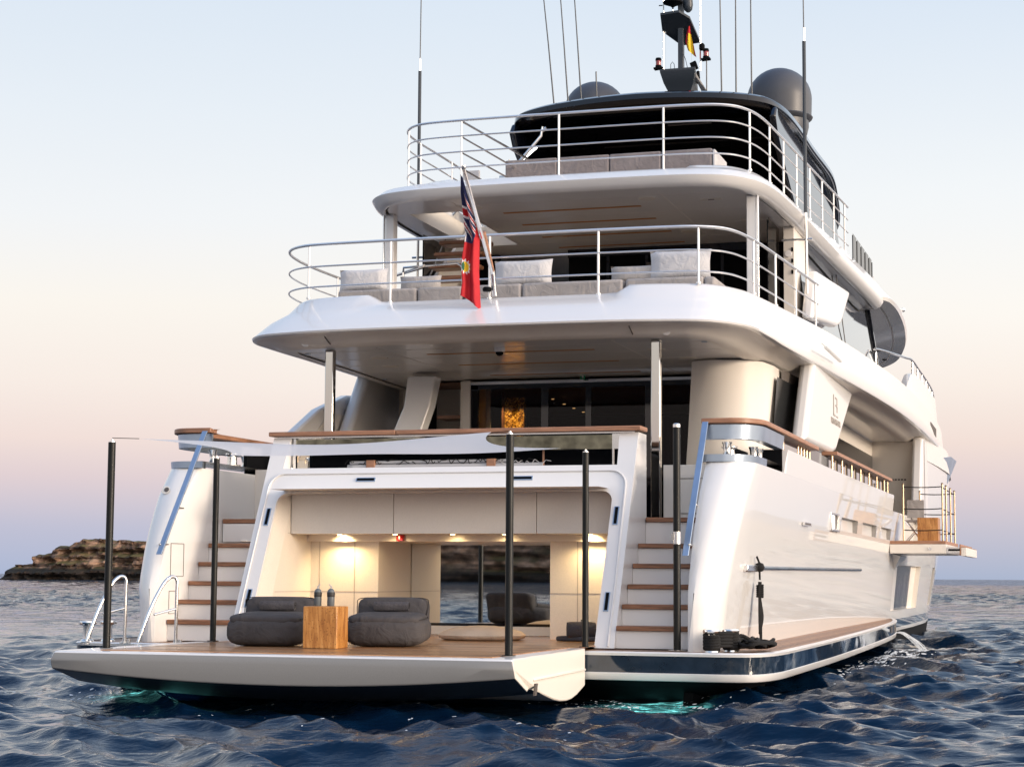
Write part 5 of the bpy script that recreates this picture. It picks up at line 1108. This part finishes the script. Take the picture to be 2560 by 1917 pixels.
# ================================================================== SEA
SEA = {}
def sea_z(x, y):
    k, th, ph, amp = SEA['w']; p = k*(x*np.sin(th)+y*np.cos(th))+ph; return float((amp*np.cos(p)).sum())
def build_sea():
    rng = np.random.default_rng(11)
    wd = math.radians(205)        # direction the waves travel
    lam = np.exp(np.linspace(math.log(.2), math.log(8.0), 96)); N = len(lam)
    th = wd + rng.normal(0, .55, N); ph = rng.uniform(0, 2*math.pi, N); k = 2*math.pi/lam
    slope = .048*np.interp(np.log(lam), [math.log(.2), math.log(.6), math.log(1.3), math.log(2.6), math.log(5.0), math.log(9.0)], [1.3, 1.6, 1.05, .48, .2, .05])
    amp = slope/k; SEA['w'] = (k, th, ph, amp)
    cam = np.array([CAMP.x, CAMP.y])
    fine = np.radians(np.arange(-36, 16, .065)); coarse1 = np.radians(np.arange(16, 324, .8)); az = np.concatenate([fine, coarse1])   # clockwise from +Y
    rr = [0.5, 3, 6, 9]; r = 10.5
    while r < 9000: rr.append(r); r += max(.045, r*.0042) if r < 400 else r*.02
    rr = np.array(rr); A, Rr = np.meshgrid(az, rr); nR, nA = A.shape
    X = cam[0]+Rr*np.sin(A); Yy = cam[1]+Rr*np.cos(A); Z = np.zeros_like(X); DX = np.zeros_like(X); DY = np.zeros_like(X)
    cell = np.gradient(rr)[:, None]*np.ones_like(A); cell = np.maximum(cell, Rr*np.where((A < fine[-1]) , math.radians(.065), math.radians(.8)))
    patch = .85+.95*(np.sin(X*.11+1.3)*np.sin(Yy*.07+.4)+np.sin(X*.031-Yy*.043))*.5
    for i in range(N):
        damp = np.clip(lam[i]/(1.7*cell)-.7, 0, 1)
        cx, cy = math.sin(th[i]), math.cos(th[i])
        p = k[i]*(X*cx+Yy*cy)+ph[i]; a = amp[i]*damp*(patch if lam[i] < 2.5 else 1)
        Z += a*np.cos(p); DX -= .85*a*cx*np.sin(p); DY -= .85*a*cy*np.sin(p)
    # calmer water hard against the hull
    inside = (np.abs(X) < 3.0) & (Yy > -1.5) & (Yy < 34)
    Z = np.where(inside, Z*.3-.02, Z)
    Z -= (Rr**2)/(2*6.371e6)*0.0
    V = np.stack([X+DX, Yy+DY, Z], -1).reshape(-1, 3)
    ii = np.arange(nR-1)[:, None]*nA; jj = np.arange(nA)[None, :]; j2 = (jj+1) % nA
    Fc = np.stack([ii+jj, ii+nA+jj, ii+nA+j2, ii+j2], -1).reshape(-1, 4)
    # centre fan
    me = bpy.data.meshes.new('sea'); me.vertices.add(len(V)); me.vertices.foreach_set('co', V.astype(np.float32).ravel())
    nf = len(Fc); me.loops.add(nf*4); me.loops.foreach_set('vertex_index', Fc.astype(np.int32).ravel())
    me.polygons.add(nf); me.polygons.foreach_set('loop_start', np.arange(0, nf*4, 4, dtype=np.int32)); me.polygons.foreach_set('loop_total', np.full(nf, 4, dtype=np.int32)); me.polygons.foreach_set('use_smooth', np.ones(nf, dtype=bool))
    me.update(); me.validate()
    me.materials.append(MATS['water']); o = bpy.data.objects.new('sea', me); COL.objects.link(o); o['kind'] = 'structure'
    me.flip_normals() if me.polygons[nf//2].normal.z < 0 else None
    return o
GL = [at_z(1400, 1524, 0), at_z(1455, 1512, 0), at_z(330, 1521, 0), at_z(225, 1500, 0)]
def water_b(t, b, co):
    g = t.nodes.new('ShaderNodeNewGeometry')
    def noise(sc, det, ro, mp): 
        n = t.nodes.new('ShaderNodeTexNoise'); n.inputs['Scale'].default_value = sc; n.inputs['Detail'].default_value = det; n.inputs['Roughness'].default_value = ro; t.links.new(mp.outputs[0], n.inputs[0]); return n
    mp = t.nodes.new('ShaderNodeMapping'); mp.inputs['Rotation'].default_value = (0,0,math.radians(-25)); mp.inputs['Scale'].default_value = (.5, 1.3, 1); t.links.new(g.outputs['Position'], mp.inputs[0])
    n = noise(7, 6, .55, mp); n2 = noise(.6, 6, .62, mp)
    # distance from the yacht: far waves are too fine for the mesh, so their slopes live in the bump
    ln = t.nodes.new('ShaderNodeVectorMath'); ln.operation = 'LENGTH'; t.links.new(g.outputs['Position'], ln.inputs[0])
    mr = t.nodes.new('ShaderNodeMapRange'); mr.inputs[1].default_value = 12; mr.inputs[2].default_value = 140; mr.inputs[3].default_value = .06; mr.inputs[4].default_value = 1.0; t.links.new(ln.outputs['Value'], mr.inputs[0])
    bp = t.nodes.new('ShaderNodeBump'); bp.inputs['Strength'].default_value = .5; bp.inputs['Distance'].default_value = .035; t.links.new(n.outputs[0], bp.inputs['Height'])
    b2 = t.nodes.new('ShaderNodeBump'); t.links.new(mr.outputs[0], b2.inputs['Strength']); b2.inputs['Distance'].default_value = 3.2; t.links.new(n2.outputs[0], b2.inputs['Height']); t.links.new(bp.outputs[0], b2.inputs['Normal'])
    t.links.new(b2.outputs[0], b.inputs['Normal']); b.inputs['IOR'].default_value = 1.333; b.inputs['Specular IOR Level'].default_value = .42; b.inputs['Specular Tint'].default_value = (.58, .79, 1, 1)
    # painted lamp glow: teal emission put into the sea surface at these spots
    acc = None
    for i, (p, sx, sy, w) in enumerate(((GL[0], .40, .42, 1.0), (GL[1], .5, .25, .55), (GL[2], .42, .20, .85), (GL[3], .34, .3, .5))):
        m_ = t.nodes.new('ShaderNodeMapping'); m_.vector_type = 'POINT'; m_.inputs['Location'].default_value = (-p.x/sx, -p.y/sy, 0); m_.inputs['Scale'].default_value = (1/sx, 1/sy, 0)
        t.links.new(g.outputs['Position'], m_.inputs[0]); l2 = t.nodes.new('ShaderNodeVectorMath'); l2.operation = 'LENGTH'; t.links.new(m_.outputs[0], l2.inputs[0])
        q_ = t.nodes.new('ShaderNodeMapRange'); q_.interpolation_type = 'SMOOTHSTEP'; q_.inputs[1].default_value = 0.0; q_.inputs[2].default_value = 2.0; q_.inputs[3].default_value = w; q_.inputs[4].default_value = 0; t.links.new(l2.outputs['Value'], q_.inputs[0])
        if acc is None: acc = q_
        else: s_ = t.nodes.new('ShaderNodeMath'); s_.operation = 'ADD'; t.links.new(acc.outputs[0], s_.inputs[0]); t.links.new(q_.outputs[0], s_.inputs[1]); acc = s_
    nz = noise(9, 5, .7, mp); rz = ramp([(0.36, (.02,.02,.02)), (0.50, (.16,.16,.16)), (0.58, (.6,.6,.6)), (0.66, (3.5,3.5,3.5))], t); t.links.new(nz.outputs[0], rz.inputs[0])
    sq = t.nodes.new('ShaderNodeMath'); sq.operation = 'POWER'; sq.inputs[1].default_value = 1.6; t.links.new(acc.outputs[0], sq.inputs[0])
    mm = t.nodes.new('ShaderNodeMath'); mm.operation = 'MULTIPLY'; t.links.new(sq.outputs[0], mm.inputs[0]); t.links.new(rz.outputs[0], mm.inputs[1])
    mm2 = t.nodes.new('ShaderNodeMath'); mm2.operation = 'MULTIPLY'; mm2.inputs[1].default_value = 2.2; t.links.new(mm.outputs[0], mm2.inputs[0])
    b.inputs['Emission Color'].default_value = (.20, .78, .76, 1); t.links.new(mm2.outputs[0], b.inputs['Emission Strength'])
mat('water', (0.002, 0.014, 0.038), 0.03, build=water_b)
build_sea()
t = tag(MB().m('stumpwood').box(3.66,4.02,16.0,16.5,1.862,2.28).build('teak_cabinet', None, bevel=.006), 'square teak cabinet standing on the fold out side balcony', 'cabinet')
t = thing('folding_chair', 'folding chair with grey canvas back and crossed steel legs on the side balcony', 'chair')
q = MB().m('cushiongrey').box(3.42, 3.72, 16.7, 16.73, 2.30, 2.62); q.build('backrest', t)
q = MB().m('cushiongrey').box(3.42, 3.72, 16.3, 16.7, 2.22, 2.25); q.build('seat', t)
for y in (16.3, 16.68):
    for a_, b_ in ((3.42, 3.72), (3.72, 3.42)): MB().m('steel').tube([(a_, y, 1.862), (b_, y, 2.22)], .012, 6).build('leg', t)
# foam at the drains on the starboard side, specks added in the teal glow
q = MB().m('foam'); random.seed(9)
def foam(cx_, cy_, sx, sy, n_, big=1.0):
    for k in range(n_):
        x = cx_+random.gauss(0, sx); y = cy_+random.gauss(0, sy); s_ = random.uniform(.005, .028)*big; st_ = random.uniform(1, 3.2); a0 = random.uniform(-.5, .5)
        pts = []
        m_ = 7
        for j in range(m_):
            a = 2*math.pi*j/m_; r_ = s_*random.uniform(.5, 1.2); px = r_*math.cos(a)*st_; py = r_*math.sin(a)
            X = x+px*math.cos(a0)-py*math.sin(a0); Yp = y+px*math.sin(a0)+py*math.cos(a0); pts.append((X, Yp, sea_z(X, Yp)+.006))
        i = len(q.v); q.v += pts; q.face(range(i, i+m_))
foam(3.85, 10.6, .13, 1.1, 900, .8); foam(3.95, 13.2, .12, .5, 400, .8); foam(3.7, 8, .10, 2.5, 350, .7)
foam(GL[0].x, GL[0].y, .40, .25, 350, .4); foam(GL[2].x, GL[2].y, .45, .16, 300, .4); foam(.6, -3.6, 1.6, .5, 90, .4); foam(-3.6, -2.2, .5, .4, 160, .5)  # specks at the glow centres are added to catch the teal light
for k in range(12):
    y0 = 13.2+random.uniform(-.35,.35); q.tube(cr([(3.56, y0, .34), (3.68, y0, .31), (3.86+random.uniform(0,.1), y0+random.uniform(-.1,.1), .12), (3.95+random.uniform(0,.14), y0, -.02)], 3), .006, 4)
foam(2.7, -.55, .42, .30, 420, .0); foam(-2.1, -2.75, .45, .16, 260, .0); foam(1.3, -2.6, .8, .25, 90, .0)
o = q.build('sea_foam', None); tag(o, 'white foam and spilling water beside the starboard hull, with specks added at the teal glow', 'foam', kind='stuff')
# ================================================================== ISLAND AND REAR CLIFF
def rock_b(t, b, co):
    n = t.nodes.new('ShaderNodeTexNoise'); n.inputs['Scale'].default_value = .30; n.inputs['Detail'].default_value = 9; n.inputs['Roughness'].default_value = .7
    mp = t.nodes.new('ShaderNodeMapping'); mp.inputs['Scale'].default_value = (1, 1, 3.2); t.links.new(co.outputs['Object'], mp.inputs[0]); t.links.new(mp.outputs[0], n.inputs[0])
    r = ramp([(0.36, (.04,.028,.022)), (0.46, (.12,.082,.062)), (0.54, (.235,.16,.12)), (0.64, (.36,.26,.20))], t); t.links.new(n.outputs[0], r.inputs[0])
    s = t.nodes.new('ShaderNodeSeparateXYZ'); t.links.new(co.outputs['Object'], s.inputs[0])
    g = t.nodes.new('ShaderNodeNewGeometry'); sn = t.nodes.new('ShaderNodeSeparateXYZ'); t.links.new(g.outputs['Normal'], sn.inputs[0])
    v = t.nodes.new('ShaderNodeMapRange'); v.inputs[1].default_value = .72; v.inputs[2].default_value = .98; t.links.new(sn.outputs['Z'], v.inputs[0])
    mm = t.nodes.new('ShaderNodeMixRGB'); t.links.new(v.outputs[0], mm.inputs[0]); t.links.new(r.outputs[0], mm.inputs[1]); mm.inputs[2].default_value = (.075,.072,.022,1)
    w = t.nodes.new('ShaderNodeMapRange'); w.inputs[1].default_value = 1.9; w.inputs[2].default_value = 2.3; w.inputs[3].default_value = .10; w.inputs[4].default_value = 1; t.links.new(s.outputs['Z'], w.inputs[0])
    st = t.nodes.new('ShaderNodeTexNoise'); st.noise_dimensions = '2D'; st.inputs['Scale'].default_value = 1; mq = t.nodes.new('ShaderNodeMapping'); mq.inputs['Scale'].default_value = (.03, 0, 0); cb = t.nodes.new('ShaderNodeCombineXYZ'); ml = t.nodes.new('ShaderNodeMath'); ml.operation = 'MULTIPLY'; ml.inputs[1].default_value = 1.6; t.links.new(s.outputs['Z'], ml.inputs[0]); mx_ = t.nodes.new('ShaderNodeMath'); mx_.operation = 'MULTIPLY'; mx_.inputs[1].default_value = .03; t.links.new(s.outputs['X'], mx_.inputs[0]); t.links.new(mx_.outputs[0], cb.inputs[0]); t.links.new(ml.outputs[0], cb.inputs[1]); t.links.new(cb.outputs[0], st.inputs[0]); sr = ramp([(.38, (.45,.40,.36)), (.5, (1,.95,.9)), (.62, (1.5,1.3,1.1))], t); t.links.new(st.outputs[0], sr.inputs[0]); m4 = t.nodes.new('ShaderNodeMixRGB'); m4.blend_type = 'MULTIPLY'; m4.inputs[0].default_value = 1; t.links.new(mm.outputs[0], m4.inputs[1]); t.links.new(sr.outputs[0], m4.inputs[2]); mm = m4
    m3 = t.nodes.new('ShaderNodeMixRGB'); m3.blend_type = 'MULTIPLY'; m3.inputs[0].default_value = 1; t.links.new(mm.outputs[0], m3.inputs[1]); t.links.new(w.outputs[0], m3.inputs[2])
    t.links.new(m3.outputs[0], b.inputs['Base Color'])
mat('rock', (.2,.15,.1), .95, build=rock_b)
def vnoise(p, seed=0):
    from mathutils import noise
    return noise.fractal(Vector(p)+Vector((seed*17.3, seed*5.1, 0)), 1.0, 2.1, 6)
def island(name, outline, Yc, depth, seed, up=1.0):
    # outline: skyline (x, z) west to east in world metres; profile terraced
    xs = [a for a, _ in outline]; zsx = [b_ for _, b_ in outline]; nx = 420; nvv = 40; q = MB().m('rock'); rings = []
    for i in range(nx+1):
        x = xs[0]+(xs[-1]-xs[0])*i/nx; H = float(np.interp(x, xs, zsx))+ .35*vnoise((x*.35, 0, 0), seed)*min(1, (x-xs[0])/4)
        row = []
        for j in range(nvv+1):
            t = j/nvv
            if t < .55: h = H*(t/.55); y = -depth*.5+depth*.12*(t/.55)**1.2 
            else: h = H*(1-.10*(t-.55)/.45); y = -depth*.38+depth*.8*(t-.55)/.45
            ter = 1.5*(abs(math.sin(h*1.15+vnoise((x*.05, 0, 2), seed)*1.3))**.6-.5) + .5*math.sin(h*4.1+vnoise((x*.1,0,5),seed)*2)
            d = vnoise((x*.12, y*.1, h*.35), seed)*1.5+vnoise((x*.5, 3, h*.9), seed+1)*.9 + ter
            if t < .6: y -= d*min(1, h/1.0+.4)
            row.append((x, Yc+y, h-.4+vnoise((x*.4, y*.3, 9), seed)*.25*min(1, h)))
        row.append((x, Yc+depth*.6, -1)); rings.append(row)
    q.loft(rings, False); o = q.build(name, None, smooth=28); tag(o, None, None, kind='structure'); return o
YI = 300
def sk(x, y): p = at_y(x, y, YI); return (p.x, max(.3, p.z+.4))
pts = [(0.5,1238),(2,1226),(13,1219),(48,1218),(52,1210),(52,1203),(62,1197),(92,1195),(96,1190),(100,1186),(112,1178),(138,1174),(150,1170),(164,1164),(250,1166),(300,1167),(380,1166),(470,1170),(600,1185),(700,1215),(720,1236)]
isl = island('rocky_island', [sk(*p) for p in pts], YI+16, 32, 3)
# low rocky shore behind the photographer, seen only mirrored in the glass door
cl_ = island('rocky_coast', [(0,1),(10,9),(25,13),(40,17),(60,15),(85,21),(110,18),(140,23),(170,19),(200,21),(230,15),(245,2)], 0, 34, 8)
cl_.rotation_euler = (0, 0, math.radians(180+6)); cl_.location = (20, -350, 0)
